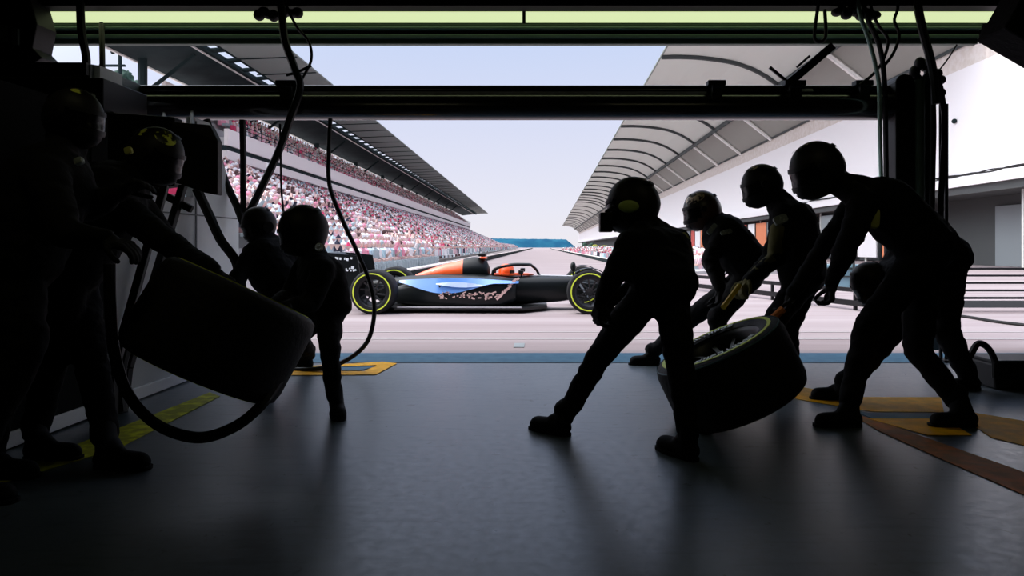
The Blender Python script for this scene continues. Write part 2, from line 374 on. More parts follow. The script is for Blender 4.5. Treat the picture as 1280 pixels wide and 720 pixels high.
t = thing('gantry_post', 'dark post with round topped cabinet and two thin legs behind bending helmeted worker', 'post', V((W(1140, 308, 6.25).x, 6.25, 0)))
x0 = W(1136, 200, 6.25)
b = MB(); c = W(1134, 195, 6.25); zt = W(0, 108, 6.25).z
b.box((W(1124, 0, 6.25).x, 6.25, (zt+.9)/2), (.18, .22, zt-.9), M['black']); b.tube([V((W(1124,0,6.25).x, 6.14, zt)), V((W(1124,0,6.25).x, 6.36, zt))], .09, M['black'], n=20, smooth=False)
b.build('cabinet', None, t, bevel=.012)
b = MB(); xx = W(1146, 0, 6.2).x; b.tube([V((xx, 6.16, .95)), V((xx, 6.16, W(0, 100, 6.16).z))], .045, n=14, smooth=False); b.build('green_tube', M['greendark'], t, smooth=True)
b = MB(); xx = W(1154, 0, 6.3).x; b.box((xx, 6.28, 1.7), (.10, .12, 1.7)); b.build('side_box', M['black'], t, bevel=.01)
b = MB(); c = W(1150, 90, 6.25)
for q in range(6):
    a = q*1.05; b.ell(c+V((.07*math.cos(a)+.02, .03*math.sin(a*2), .08*math.sin(a))), (.05, .05, .06))
b.build('coupling', M['black'], t, smooth=True)
for px in (1176, 1183):
    b = MB(); xx = W(px, 0, 6.25).x; b.tube([V((xx, 6.25, 0.0)), V((xx, 6.25, W(0, 130, 6.25).z))], .016, n=10, smooth=False); b.box((xx, 6.25, .01), (.05, .2, .02)); b.build('leg', M['black'], t)
b = MB()
for q in range(5): b.ell(W(1171+4*(q%2), 92+q*8, 6.22), (.05, .05, .045))
b.build('valve_block', M['black'], t, smooth=True)
b = MB(); b.box(W(1166, 420, 6.35), (.10, .05, .26)); b.build('junction_box', M['shutter'], t, bevel=.01)

# hanging hoses
def hose(label, pts, r, D=6.1, m='hose', name='air_hose', group=None, cat='hose'):
    b = MB(); b.tube([W(p[0], p[1], p[2] if len(p) > 2 else D) for p in pts], r)
    o = b.build(name, M[m], smooth=True); return tag(o, label, cat, group)
hose('thick black hose hanging past the strip lamp left of center, crossing the gantry beam', [(350,0,6.16),(352,12),(356,50),(368,85),(375,110),(362,150),(348,190),(330,228),(310,268)], .034, 6.05)
hose('thin curled cable dropping from lamp beside the thick left hose', [(358,0,6.16),(360,12),(372,35),(386,52),(389,75),(378,98),(372,112)], .012, 6.08)
hose('short dark cable bridging the thin curl and the thick hose', [(358,94),(372,90),(389,82)], .013, 6.05)
hose('black hose slanting from beam towards two crouched workers, leftmost of three strands', [(258,150),(268,180),(280,222),(296,258),(306,285)], .034, 6.0)
hose('straight vertical black hose between two slanting strands left of centre', [(303,150),(304,200),(304,240),(305,285)], .028, 6.02)
hose('thin cable hanging near the grandstand mast under the beam', [(350,155),(351,200),(352,240),(356,280)], .010, 6.04)
hose('long hose looping from beam past the rear wheel down to floor', [(413,148,5.9),(411,190,5.9),(412,232,5.9),(428,275,5.85),(448,318,5.8),(462,352,5.75),(468,385,5.75),(463,418,5.75),(450,438,5.75),(425,454,5.7),(395,461,5.7),(360,462,5.75)], .019)
hose('black hose hanging in front of pale partition from the tilted monitor', [(246,236),(262,270),(276,300),(294,325),(300,350)], .038, 5.4)
hose('big drooping hose loop in front of the left carried tyre', [(137,330,3.0),(138,380,3.0),(143,440,3.0),(160,492,3.0),(195,530,2.95),(245,547,2.9),(290,535,2.9),(325,508,2.95),(352,470,3.1)], .024)
hose('hose crossing diagonally down the pale partition at left', [(214,335,4.6),(196,360,4.5),(172,400,4.4),(153,450,4.3),(150,490,4.28),(152,516,4.25)], .036)
hose('dark hose hanging straight at far upper left over the sky gap', [(100,-4,6.16),(102,40),(108,75),(104,100),(98,122)], .034, 5.9)
hose('straight black pipe at upper left beside the roof edge', [(127,30,6.5),(128,80),(128,112)], .024, 6.1)
hose('looped black cable over the lamp, right of the beam middle', [(1024,0,6.16),(1022,12),(1018,45),(1024,52),(1032,45),(1031,12)], .016, 6.1)
hose('pale green hose hanging vertically left of the gantry post', [(1072,0,6.16),(1076,22,6.0),(1086,50,6.0),(1094,80,6.0),(1099,110,6.0),(1100,170,6.0),(1102,240,6.0)], .018, m='hosepale')
hose('black hose hanging tight beside the pale green hose', [(1078,0,6.16),(1084,22,6.1),(1100,60,6.1),(1106,110,6.1),(1107,170,6.1),(1108,240,6.1)], .022)
hose('curved black cable dipping behind the rail to the post top', [(1088,0,6.16),(1090,14),(1098,32),(1110,50),(1104,75),(1092,92),(1075,106)], .014, 6.12)
hose('short s-shaped cable in front of lamp near the right end', [(1122,0,6.16),(1122,12),(1118,26),(1124,44),(1117,66),(1104,84)], .014, 6.1)
hose('thick black hose leaning from lamp down to the valve block', [(1147,0,6.16),(1148,12),(1154,40),(1162,70),(1168,100),(1170,130)], .036, 6.05)
hose('right outer of two vertical hoses beside the white building', [(1175,108),(1181,150),(1179,200),(1176,250),(1176,282)], .026, 6.15)
hose('inner of two vertical hoses beside the white building', [(1166,118),(1167,160),(1166,210),(1165,262)], .024, 6.15)
hose('thin brace wire from rail to post top at right', [(1196,56),(1186,72),(1174,88)], .007, 6.3)
for (cx_, nm_) in ((348, 'left'), (1070, 'right')):
    b = MB(); random.seed(cx_)
    for q in range(9): b.ell(W(cx_-24+q*6, 15+random.uniform(-2, 5), 6.15), (.05, .05, .035+.02*random.random()))
    o = b.build('cable_cluster', M['hose'], smooth=True)
    tag(o, 'knot of dark connectors at the lamp, over the %s' % ('thick left hose' if cx_ < 500 else 'pale green hose'), 'connector')
# diagonal strut on the beam
b = MB(); b.rod(W(986, 104, 6.2), W(1040, 58, 6.2), .07, .07); b.rod(W(996, 84, 6.2), W(1012, 70, 6.2), .02, .02); b.rod(W(986, 104, 6.2), W(962, 84, 6.22), .025, .025)
tag(b.build('brace', M['black']), 'thick black diagonal brace standing on beam under right canopy', 'brace')
# hanging speaker top right, monitor left
t = thing('speaker', 'dark tilted box hanging at the top right corner', 'speaker', W(1268, 45, 4.6))
R = Matrix.Rotation(math.radians(-32), 3, 'Y')
b = MB(); b.box(W(1294, 38, 4.6), (.50, .30, .36), None, Matrix.Rotation(math.radians(30), 3, 'Y')); b.build('cabinet', M['suit'], t, bevel=.015)
b = MB(); b.tube([W(1300, 10, 4.6), V((W(1300,10,4.6).x, 4.6, 3.44))], .02, smooth=False); b.build('bracket', M['black'], t)
t = thing('monitor', 'black monitor hanging tilted before the pale partition at left', 'monitor', W(246, 196, 4.6))
Rm = Matrix.Rotation(math.radians(-8), 3, 'Y')@Matrix.Rotation(math.radians(12), 3, 'Z')
cm = W(243, 194, 4.6)
b = MB(); b.prism([W(214,152,4.55), W(262,156,4.6), W(272,176,4.6), W(272,244,4.6), W(256,241,4.6), W(212,226,4.55)], (0, .07, 0)); b.build('housing', M['black'], t, bevel=.008)
b = MB(); b.tube([W(240, 160, 4.66), W(240, 140, 6.1)], .018, smooth=False); b.build('bracket', M['black'], t)
t = thing('equipment_box', 'long black box hanging below beam left of the tilted monitor', 'box', W(170, 178, 4.95))
b = MB(); b.prism([W(104,138,4.95), W(218,146,4.95), W(218,232,4.95), W(186,236,4.95), W(176,214,4.95), W(104,212,4.95)], (0, .12, 0)); b.build('housing', M['black'], t, bevel=.01)
b = MB(); b.tube([W(140, 142, 5.0), W(140, 142, 6.1)], .016, smooth=False); b.tube([W(205, 149, 5.0), W(205, 142, 6.1)], .016, smooth=False); b.build('bracket', M['black'], t)
t = thing('tripod', 'black crossed bars of a stand before the pale partition', 'stand', V((W(195,300,4.9).x, 4.9, 0)))
b = MB(); b.rod(W(229, 232, 4.9), W(160, 460, 4.4), .055, .04); b.build('leg', M['black'], t, bevel=.006)
b = MB(); b.rod(W(190, 236, 4.86), W(240, 262, 4.86), .04, .05); b.build('cross_bar', M['black'], t, bevel=.006)
b = MB(); b.rod(W(206, 232, 4.7), W(140, 470, 3.9), .05, .04); b.build('leg', M['black'], t, bevel=.006)
b = MB(); q = W(160,460,4.4); b.rod(q, V((q.x-.03, q.y, .0)), .05, .04); q = W(140,470,3.9); b.rod(q, V((q.x+.0, q.y, .0)), .05, .04); b.build('foot', M['black'], t)
# cabinet high at left
t = thing('cabinet', 'grey wall cabinet high at the far left, below the sky gap', 'cabinet', W(55, 92, 5.6))
b = MB(); p0, p1 = W(-60, 78, 5.5), W(108, 108, 5.5); b.box(((p0.x+p1.x)/2, 5.9, (p0.z+p1.z)/2), (p1.x-p0.x, .7, p0.z-p1.z)); b.build('body', M['grey'], t, bevel=.01)
b = MB(); b.box(((p0.x+p1.x)/2, 5.54, p0.z-.045), (p1.x-p0.x-.02, .05, .10)); b.build('door', M['black'], t)
b = MB(); b.prism([W(112,80,5.6), W(125,82,5.6), W(125,110,5.6), W(104,110,5.6)], (0,.3,0)); b.build('side_panel', M['wall_pale'], t)
t = thing('storage_rack', 'dark tall rack along the wall at the far left behind workers', 'rack', (-4.4, 5.2, 0))
b = MB(); b.box((-4.35, 5.6, 1.18), (1.9, .6, 2.36)); b.build('body', M['black'], t, bevel=.01)
for z in (.5, 1.1, 1.7):
    b = MB(); b.box((-4.35, 5.28, z), (1.84, .06, .5)); b.build('drawer', M['wall_dark'], t, bevel=.01)
t = thing('wall_bracket', 'small dark fixture at the top left corner beside the lamp end', 'bracket', W(25, 35, 6.0))
b = MB(); b.prism([W(-40,-5,6.0), W(36,-5,6.0), W(46,30,6.0), W(40,60,6.0), W(52,72,6.0), W(38,80,6.0), W(-40,80,6.0)], (0, .25, 0)); b.build('housing', M['black'], t, bevel=.01)
b = MB(); b.box(W(20, 46, 5.97), (.05, .03, .14)); b.box(W(3, 42, 5.97), (.07, .03, .15)); b.build('dial', M['grey'], t)
# equipment case at right on the floor
t = thing('equipment_case', 'low black case on the floor at the right edge', 'case', G(1275, 489))
c = G(1270, 489); b = MB(); b.box((c.x+.12, c.y+.2, .10), (.50, .34, .19)); b.build('body', M['black'], t, bevel=.02)
b = MB(); b.box((c.x+.12, c.y+.2, .205), (.51, .35, .025)); b.build('lid', M['black'], t, bevel=.008)
b = MB(); b.tube([V((c.x+.0, c.y+.02, .12)), V((c.x+.0, c.y-.01, .14)), V((c.x+.2, c.y-.01, .14)), V((c.x+.2, c.y+.02, .12))], .01); b.build('handle', M['black'], t)
hose('short hose arching from behind the worker to the low case', [(1212,446,5.0),(1222,430,5.0),(1234,434,5.0),(1243,450,5.0),(1244,472,5.0)], .024)
q = [G(1185, 393, .02), G(1215, 397, .02), G(1245, 402, .02), G(1290, 407, .02), G(1340, 410, .02)]
b = MB(); b.tube(q, .022); tag(b.build('air_hose', M['hose'], smooth=True), 'dark hose lying on the sunlit pit lane at right', 'hose')

# ------------------------------------------------------------------ outside ground
b = MB(); b.box((0, 700+DOOR, -.2), (900, 1400, .4)); struct('ground', b, M['asphalt'])
b = MB(); b.box((0, 7.75, .003), (60, .10, .004)); b.box((0, 8.35, .003), (60, .04, .004)); struct('trim_3', b, M['kerbline'])
b = MB(); p = G(649, 432); b.box((p.x, p.y, .004), (.11, .30, .006)); b.box((p.x, p.y, .008), (.075, .2, .004))
tag(b.build('drain_cover', M['shutter']), 'small square metal cover in the pale pit lane, center', 'drain cover')

# ------------------------------------------------------------------ left grandstand
def LS(x, D, z): return V((x-.0188*D, D, z))
def RS(x, D, z): return V((x+.014*D, D, z))
def strip(mb, f, poly, D0, D1, m=None):      # extrude a cross-section polygon [(x,z)] from D0 to D1
    n = len(poly); mb.add([f(x, D0, z) for x, z in poly]+[f(x, D1, z) for x, z in poly],
        [tuple(range(n)), tuple(reversed(range(n, 2*n)))]+[(i, (i+1)%n, n+(i+1)%n, n+i) for i in range(n)], m)
st = thing('grandstand', 'long two tier grandstand with dark cantilever roof left of straight', 'grandstand', LS(-12, 60, 0))
def tier(x0, z0, x1, z1, rows):
    out = []
    for i in range(rows):
        xa = x0+(x1-x0)*i/rows; xb = x0+(x1-x0)*(i+1)/rows; z = z0+(z1-z0)*i/(rows-1)
        out.append((xa, xb, z))
    return out
lower = tier(-4.6, .04, -16.0, 4.6, 20); upper = tier(-14.8, 6.2, -18.6, 8.5, 6)
for nm, rows, base, D0, D1 in (('lower_tier', lower, 0, 15, 172), ('end_terrace', lower[:4], 0, 172, 330), ('upper_tier', upper, None, 35, 172)):
    b = MB(); poly = []
    for xa, xb, z in rows: poly += [(xa, z), (xb, z)]
    if base is not None: poly += [(rows[-1][1], 0), (rows[0][0], 0)]
    else: poly += [(rows[-1][1], rows[-1][2]-.5), (rows[0][0], rows[0][2]-.5)]
    strip(b, LS, poly, D0, D1); b.build(nm, M['concrete'], st)
b = MB(); strip(b, LS, [(-14.5, 5.95), (-14.5, 6.75), (-14.7, 6.75), (-14.7, 5.95)], 33, 172)
b.build('fascia', M['fascia'], st)
b = MB(); strip(b, LS, [(-14.55, 5.28), (-14.55, 5.72), (-19, 5.9), (-19, 5.3)], 33, 172); b.build('slab', M['fascia'], st)
b = MB(); strip(b, LS, [(-14.6, 5.70), (-14.6, 5.96), (-14.9, 5.96), (-14.9, 5.70)], 33, 172); b.build('shadow_gap', M['steel_dk'], st)
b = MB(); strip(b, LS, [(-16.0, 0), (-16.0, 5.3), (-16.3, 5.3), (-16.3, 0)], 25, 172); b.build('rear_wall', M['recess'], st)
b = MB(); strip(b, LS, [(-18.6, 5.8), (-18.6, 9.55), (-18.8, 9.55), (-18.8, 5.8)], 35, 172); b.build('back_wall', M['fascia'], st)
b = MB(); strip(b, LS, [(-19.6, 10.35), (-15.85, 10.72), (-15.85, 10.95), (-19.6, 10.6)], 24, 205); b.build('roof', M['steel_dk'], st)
b = MB(); strip(b, LS, [(-19.72, 10.28), (-19.6, 10.28), (-19.6, 10.55), (-19.72, 10.55)], 24, 205); b.build('roof_edge', M['truss_w'], st)
b = MB(); strip(b, LS, [(-15.15, 10.85), (-12.0, 10.95), (-12.0, 11.02), (-15.15, 11.0)], 24, 205); b.build('roof_overhang', M['canopy_l'], st)
b = MB(); D = 26
while D < 204: b.rod(LS(-15.4, D, 10.80), LS(-12.05, D, 10.93), .06, .05); D += 3.2
b.build('roof_rib', M['steel_dk'], st)['kind'] = 'stuff'
b = MB(); D = 24.5
b.rod(LS(-15.85, 24, 10.72), LS(-15.85, 205, 10.72), .09, .09); b.rod(LS(-15.15, 24, 10.84), LS(-15.15, 205, 10.84), .09, .09); b.rod(LS(-15.55, 24, 10.55), LS(-15.55, 205, 10.55), .07, .07)
while D < 204:
    b.rod(LS(-15.85, D, 10.8), LS(-15.15, D, 10.86), .55, .08); b.rod(LS(-15.85, D, 10.75), LS(-15.55, D+.9, 10.55), .06, .06); b.rod(LS(-15.55, D+.9, 10.55), LS(-15.15, D+1.8, 10.82), .06, .06); D += 1.9
b.build('truss', M['steel_dk'], st)
b = MB(); b.rod(LS(-16.05, 24, 10.62), LS(-16.05, 205, 10.62), .07, .07); b.build('pale_conduit', M['truss_w'], st)
D = 34
while D < 172:
    b = MB(); b.tube([LS(-19.2, D, 0), LS(-19.2, D, 10.4)], .22, n=8, smooth=False); b.rod(LS(-19.2, D, 8.6), LS(-16.6, D, 10.6), .14, .14); b.build('column', M['steel_dk'], st); D += 14
D = 31
while D < 172:
    b = MB(); b.tube([LS(-15.2, D, 3.5), LS(-15.2, D, 5.4)], .14, n=8, smooth=False); b.build('pillar', M['concrete'], st); D += 7
b = MB(); D = 35
for z in (6.95, 7.15): b.rod(LS(-14.45, 35, z), LS(-14.45, 172, z), .03, .03)
while D < 172: b.rod(LS(-14.45, D, 6.7), LS(-14.45, D, 7.15), .03, .03); D += 2
b.build('guard_rail', M['steel_dk'], st)
b = MB(); strip(b, LS, [(-4.35, 0), (-4.35, .24), (-4.45, .24), (-4.45, 0)], 14, 330); b.build('front_wall', M['fascia'], st)
# low barrier along the straight
t = thing('track_barrier', 'low barrier line along the left edge of straight', 'barrier', V((-4, 14, 0)))
b = MB(); b.rod((-4, 14, .16), (-4, 330, .16), .10, .30); b.build('wall', M['steel_dk'], t)
b = MB(); b.rod((-4, 14, .34), (-4, 330, .34), .14, .05); b.build('top_rail', M['fascia'], t)
t = thing('pit_barrier', 'low barrier line along the right edge of straight', 'barrier', V((4.1, 40, 0)))
b = MB(); b.rod((4.3, 38, .12), (4.3, 330, .12), .10, .22); b.build('wall', M['steel_dk'], t)
b = MB(); b.rod((4.3, 38, .26), (4.3, 330, .26), .14, .04); b.build('top_rail', M['fascia'], t)
# mast with box in the stand
t = thing('camera_mast', 'white pole over a small pale box in the left grandstand crowd', 'mast', LS(-11.3, 30, 2.4))
b = MB(); p = W(336, 258, 30); q = W(336, 204, 30); b.tube([p, q], .13, smooth=False); b.build('pole', M['truss_w'], t)
b = MB(); b.box(W(344, 250, 30), (.35, .4, .9)); b.build('box', M['hosepale'], t, bevel=.02)
b = MB(); b.box(W(330, 250, 30), (.30, .4, .8)); b.build('panel', M['shutter'], t)
b = MB(); b.box(W(338, 264, 30)+V((0,0,-.15)), (.9, .6, .8)); b.build('base', M['concrete'], t)
# street lamp and treetops beyond, upper left
t = thing('lamp_post', 'thin dark lamp post against the sky at upper left', 'lamp post', V((W(150, 100, 40).x, 40, 0)))
p = W(150, 70, 40); b = MB(); b.tube([V((p.x, 40, 0)), p, p+V((-.25, 0, .25)), p+V((-.5,0,.2))], .10); b.build('pole', M['steel_dk'], t)
b = MB(); q = W(150, 82, 40); b.rod(q+V((-1.2,0,0)), q+V((.3,0,0)), .12, .12); b.build('arm', M['steel_dk'], t)
def tree(label, c, r, h, m, group=None, seed=0):
    t = thing('tree', label, 'tree', V((c[0], c[1], 0)), group); random.seed(seed)
    b = MB(); b.tube([V((c[0], c[1], 0)), V((c[0]+.1, c[1], h*.55))], [.06*h/3, .03*h/3], smooth=False); b.build('trunk', M['leafd'], t)
    b = MB()
    for q in range(26):
        d = V((random.gauss(0, .42), random.gauss(0, .42), random.gauss(0, .35)))*r
        b.ell(V((c[0], c[1], h-r*.8))+d, (r*.36, r*.36, r*.3), n=7, k=5)
    me = remesh(b, r*.07, 1, r*.09, seed); mesh_obj('crown', me, m, t)
tree('bare-looking dark treetop under the roof edge at upper left', (W(143, 100, 46).x, 46), 1.9, W(143, 98, 46).z, M['leafd'], seed=1)
tree('yellow green tree beyond the right-hand spectators, left of first worker', (W(752, 306, 150).x, 150), 2.4, W(752, 303, 150).z, M['leaf'], seed=2)
tree('dark small tree left of the yellow green one', (W(732, 306, 190).x, 190), 2.0, W(732, 304, 190).z, M['leafd'], seed=3)

# hills
b = MB(); random.seed(5); N = 260; rings = []
for i in range(N+1):
    x = -190+i*1.45; px = CX+x*F/620
    top = W(0, 297+ (1.2 if px > 600 else 0)+ (px-640)*.012, 620).z
    top = max(top, 1)*(1+.05*noise.noise(V((x*.12, 0, 3)))+.05*noise.noise(V((x*.5, 0, 7))))
    fade = min(1, max(0, (720-px)/12)); top = max(.3, top*fade)
    rings.append([V((x, 600, 0)), V((x, 606, top*.55)), V((x, 616, top*.9)), V((x, 626, top)), V((x, 660, top*.8)), V((x, 700, 0))])
b.loft(rings); o = b.build('wooded_hill', M['hill'], smooth=True); o['kind'] = 'structure'; o.name = 'hill'

# ------------------------------------------------------------------ crowd
def spectator_mesh(shirt, pose):
    b = MB(); s = SM[shirt]
    b.loft([[V((x*w, y*w2, z)) for x, y in ((-.11,-.19),(.11,-.19),(.11,.19),(-.11,.19))] for z, w, w2 in ((0.0,.9,.85),(.28,1,.9),(.46,.95,1.1),(.54,.5,.5))], s)
    b.ell((.02, 0, .66), (.09, .085, .115), None, M['skin'], 8, 6)
    cap = (SM['white'], SM['pink'], M['hair'], SM['grey'], SM['dark'], SM['white'], SM['rose'])[(len(shirt)*3+pose*2) % 7]
    b.ell((-.015, 0, .705), (.108, .104, .105), None, cap, 8, 5)
    for sy in (-1, 1):
        b.rod((.05, sy*.1, .03), (.42, sy*.11, .03), .13, .13, SM['grey'])
        b.rod((.42, sy*.11, .05), (.42, sy*.11, -.36), .10, .10, SM['grey'])
        if pose == 1: b.rod((0, sy*.21, .46), (.12, sy*.25, .72), .08, .08, s); b.rod((.12, sy*.25, .72), (.10, sy*.12, .88), .06, .06, M['skin'])
        elif pose == 2 and sy == 1: b.rod((0, sy*.21, .46), (.12, sy*.24, .22), .08, .08, s); b.rod((.12, sy*.24, .22), (.28, sy*.05, .42), .06, .06, M['skin'])
        else: b.rod((0, sy*.21, .46), (.08, sy*.24, .2), .08, .08, s); b.rod((.08, sy*.24, .2), (.32, sy*.12, .14), .06, .06, M['skin'])
    return b
def shirt_for(frac):       # frac 0 = lowest row
    if frac < .35: return random.choices([n for n, _ in SHIRTS], (10, 4, 26, 34, 10, 20, 8))[0]
    return random.choices([n for n, _ in SHIRTS], (26, 20, 12, 16, 18, 4, 20))[0]
random.seed(11); cand = []
for rows, D0, D1, top in ((lower, 16, 171, False), (lower[:4], 173, 328, False), (upper, 36, 171, True)):
    for ri, (xa, xb, z) in enumerate(rows):
        D = D0
        while D < D1:
            D += random.uniform(.46, .66)*(1 if D < 120 else 1.7)
            if random.random() < .05: continue
            fr = ri/19 if not top else .7
            cand.append((LS((xa*.4+xb*.6), D, z+.42), shirt_for(fr), 0 if not top else 1))
for k in range(700):
    D = 28+140*random.random()**1.5; x = random.uniform(5.2, 10.5)
    cand.append((V((x, D, .02+.42*((x-5)/6))), shirt_for(.5), 2))
def visible(p):
    px = CX+p.x*F/p.y; py = HY-(p.z+.5-CH)*F/p.y
    if px < 270 or py < 152: return False
    if 285 < px < 440 and py > 262: return False
    if 690 < px and not (705 < px < 763 or 866 < px < 895): return False
    return True
cand.sort(key=lambda c: c[0].y)
ind = []; rest = []
for c in cand:
    if len(ind) < 300 and visible(c[0]): ind.append(c)
    else: rest.append(c)
proto = {}
where = ('near lower tier of left grandstand', 'near upper tier of left grandstand', 'near low bank right of straight')
posen = ('hands on knees', 'both arms raised', 'one hand held up')
for i, (p, sh, tr) in enumerate(ind):
    pose = random.choices((0, 1, 2), (6, 1, 3))[0]; key = (sh, pose)
    if key not in proto:
        o = spectator_mesh(sh, pose).build('spectator'); proto[key] = o
    else:
        o = proto[key].copy(); C.objects.link(o)
    o.location = p; o.rotation_euler = (0, 0, random.uniform(-.4, .4)+(PI if tr == 2 else 0))
    tag(o, '%s shirt spectator, %s, %s' % (sh.replace('_', ' '), posen[pose], where[tr]), 'person', '%s shirt spectators, %s, %s' % (sh.replace('_', ' '), posen[pose], where[tr]))
def mass(items, name, label):
    vs = []; fs = []; mi = []; names = [n for n, _ in SHIRTS]
    for p, sh, tr in items:
        a = random.uniform(-.3, .3)+(PI if tr == 2 else 0); ca, sa = math.cos(a), math.sin(a); o = len(vs); k = names.index(sh); h = random.uniform(.92, 1.08)
        loc = [(-.12,-.2,0),(.12,-.2,0),(.12,.2,0),(-.12,.2,0),(-.10,-.22,.46),(.10,-.22,.46),(.10,.22,.46),(-.10,.22,.46)]
        loc += [(.02,0,.5),(.12,0,.66),(.02,.1,.66),(-.08,0,.66),(.02,-.1,.66),(.02,0,.8)]
        loc += [(.1,-.16,-.05),(.45,-.16,-.05),(.45,.16,-.05),(.1,.16,-.05),(.1,-.16,.1),(.45,-.16,.1),(.45,.16,.1),(.1,.16,.1)]
        kh = random.choices([0, 1, 2, 3, 4, 5, 8], (14, 8, 26, 14, 12, 10, 14))[0]; h *= .92
        for x, y, z in loc: vs.append((p.x+(x*ca-y*sa)*.92, p.y+(x*sa+y*ca)*.92, p.z+z*h))
        F_ = [(0,1,5,4),(1,2,6,5),(2,3,7,6),(3,0,4,7),(4,5,6,7)]; fs += [tuple(i+o for i in f) for f in F_]; mi += [k]*5
        F_ = [(8,10,9),(8,11,10),(8,12,11),(8,9,12),(13,9,10),(13,10,11),(13,11,12),(13,12,9)]; fs += [tuple(i+o for i in f) for f in F_]; mi += [7]*4+[kh]*4
        F_ = [(14,15,19,18),(15,16,20,19),(16,17,21,20),(18,19,20,21)]; fs += [tuple(i+o for i in f) for f in F_]; mi += [random.choice((8, 3, 5, 2))]*4
    me = bpy.data.meshes.new(name); me.from_pydata(vs, [], fs)
    for n in names: me.materials.append(SM[n])
    me.materials.append(M['skin']); me.materials.append(M['hair']); me.polygons.foreach_set('material_index', mi)
    o = bpy.data.objects.new(name, me); C.objects.link(o); return tag(o, label, 'crowd', kind='stuff')
mass([c for c in rest if c[2] < 2], 'crowd', 'dense mass of distant tiny spectators filling both tiers of left grandstand')
mass([c for c in rest if c[2] == 2], 'crowd', 'distant mass of tiny spectators on the bank right of straight')
b = MB(); b.prism([V((4.9, 26, 0)), V((11, 26, 0)), V((11, 26, .42)), V((4.9, 26, .03))], (0, 150, 0)); o = b.build('bank', M['concrete']); o['kind'] = 'structure'
o.name = 'trim_5'

# ------------------------------------------------------------------ right building and canopy
bd = thing('pit_building', 'big white building with dark arcade along right side of straight', 'building', RS(22, 60, 0))
b = MB(); strip(b, RS, [(21.7, 4.6), (21.7, 10.4), (30, 10.4), (30, 4.6)], 20, 520); b.build('upper_wall', M['white'], bd)
b = MB(); strip(b, RS, [(21.72, 10.4), (21.72, 11.7), (30, 11.7), (30, 10.4)], 20, 520); b.build('parapet', M['beige'], bd)
b = MB(); strip(b, RS, [(21.2, 4.15), (21.2, 4.6), (24, 4.75), (24, 4.15)], 20, 520); b.build('ledge', M['white'], bd)
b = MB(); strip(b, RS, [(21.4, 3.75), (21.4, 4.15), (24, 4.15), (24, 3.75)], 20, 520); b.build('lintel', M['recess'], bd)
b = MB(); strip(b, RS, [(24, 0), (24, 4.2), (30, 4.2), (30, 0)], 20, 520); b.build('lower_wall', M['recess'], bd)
b = MB(); random.seed(9); D = 21
for k in range(3): b.tube([RS(21.35+.05*k, 22+q*1.6, 4.68+random.uniform(0, .10+.04*k)) for q in range(26)], .035, n=6)
b.build('ledge_cables', M['hose'], bd)
b = MB(); b.ell(RS(21.6, 36.5, 7.75), (.12, .16, .13), n=8, k=6); b.build('wall_camera', M['steel_dk'], bd)
D = 24
while D < 200:
    b = MB(); b.box(RS(23.9, D+3, 1.6), (.2, 3.0, 3.2)); b.build('shutter', M['shutter'], bd, bevel=.03)
    b = MB(); b.tube([RS(22.2, D, 0), RS(22.2, D, 3.8)], .09, smooth=False); b.build('pillar', M['pipe'], bd); D += 8
D = 44; k = 0
while D < 130:
    mm = ('orange', 'white', 'red', 'shutter')[k % 4]
    b = MB(); b.box(RS(22.0, D, 1.9), (.08, 2.2+(k % 3)*.5, 3.2)); b.build('banner', M[mm], bd); D += 3.4; k += 1
# canopy
cp = thing('canopy_roof', 'curved pale fabric canopy with dark ribs over right side of straight', 'canopy', RS(15, 60, 11.6))
sec = [(9, 16.5), (10.5, 16.52), (12, 16.45), (13.5, 16.28), (15, 16.0), (16.4, 15.5), (17.5, 14.9), (18.5, 14.2)]
b = MB(); strip(b, RS, sec+[(x, z+.08) for x, z in reversed(sec)], 34, 520); b.build('fabric_roof', M['fabric'], cp)
b = MB(); strip(b, RS, [(18.5, 14.2), (21.7, 11.6), (21.8, 11.7), (18.6, 14.3)], 34, 520); b.build('lower_panel', M['fabric_lo'], cp)
D = 34; k = 0
while D < 520:
    b = MB(); b.tube([RS(x, D, z-.12) for x, z in sec], .20, n=6); b.build('rib', M['rib'], cp)
    b = MB(); b.tube([RS(18.4, D+1, 14.0), RS(21.65, D+1, 11.5)], .19, n=6, smooth=False); b.build('strut', M['truss_w'], cp)
    D += 10.6 if D < 230 else 24
b = MB(); b.rod(RS(18.5, 34, 14.05), RS(18.5, 520, 14.05), .34, .34); b.rod(RS(18.1, 34, 13.7), RS(18.1, 520, 13.7), .18, .18); D = 34
while D < 260: b.rod(RS(18.5, D, 14.1), RS(18.0, D+.9, 13.5), .12, .12); b.rod(RS(18.0, D+.9, 13.5), RS(18.5, D+1.8, 14.1), .12, .12); D += 1.8
b.build('truss', M['rib'], cp)
b = MB(); b.rod(RS(9, 34, 16.5), RS(9, 520, 16.5), .12, .12); b.build('edge_rail', M['canopy_l'], cp)
b = MB(); b.rod(RS(21.6, 34, 11.6), RS(21.6, 520, 11.6), .14, .14); b.build('gutter', M['rib'], cp)
b = MB(); b.tube([RS(17.2, 34, 15.2), RS(19.2, 33.6, 14.6), RS(21.0, 33.4, 12.6), RS(21.7, 33.4, 11.6)], .22, n=8); b.build('end_arch', M['truss_w'], cp)

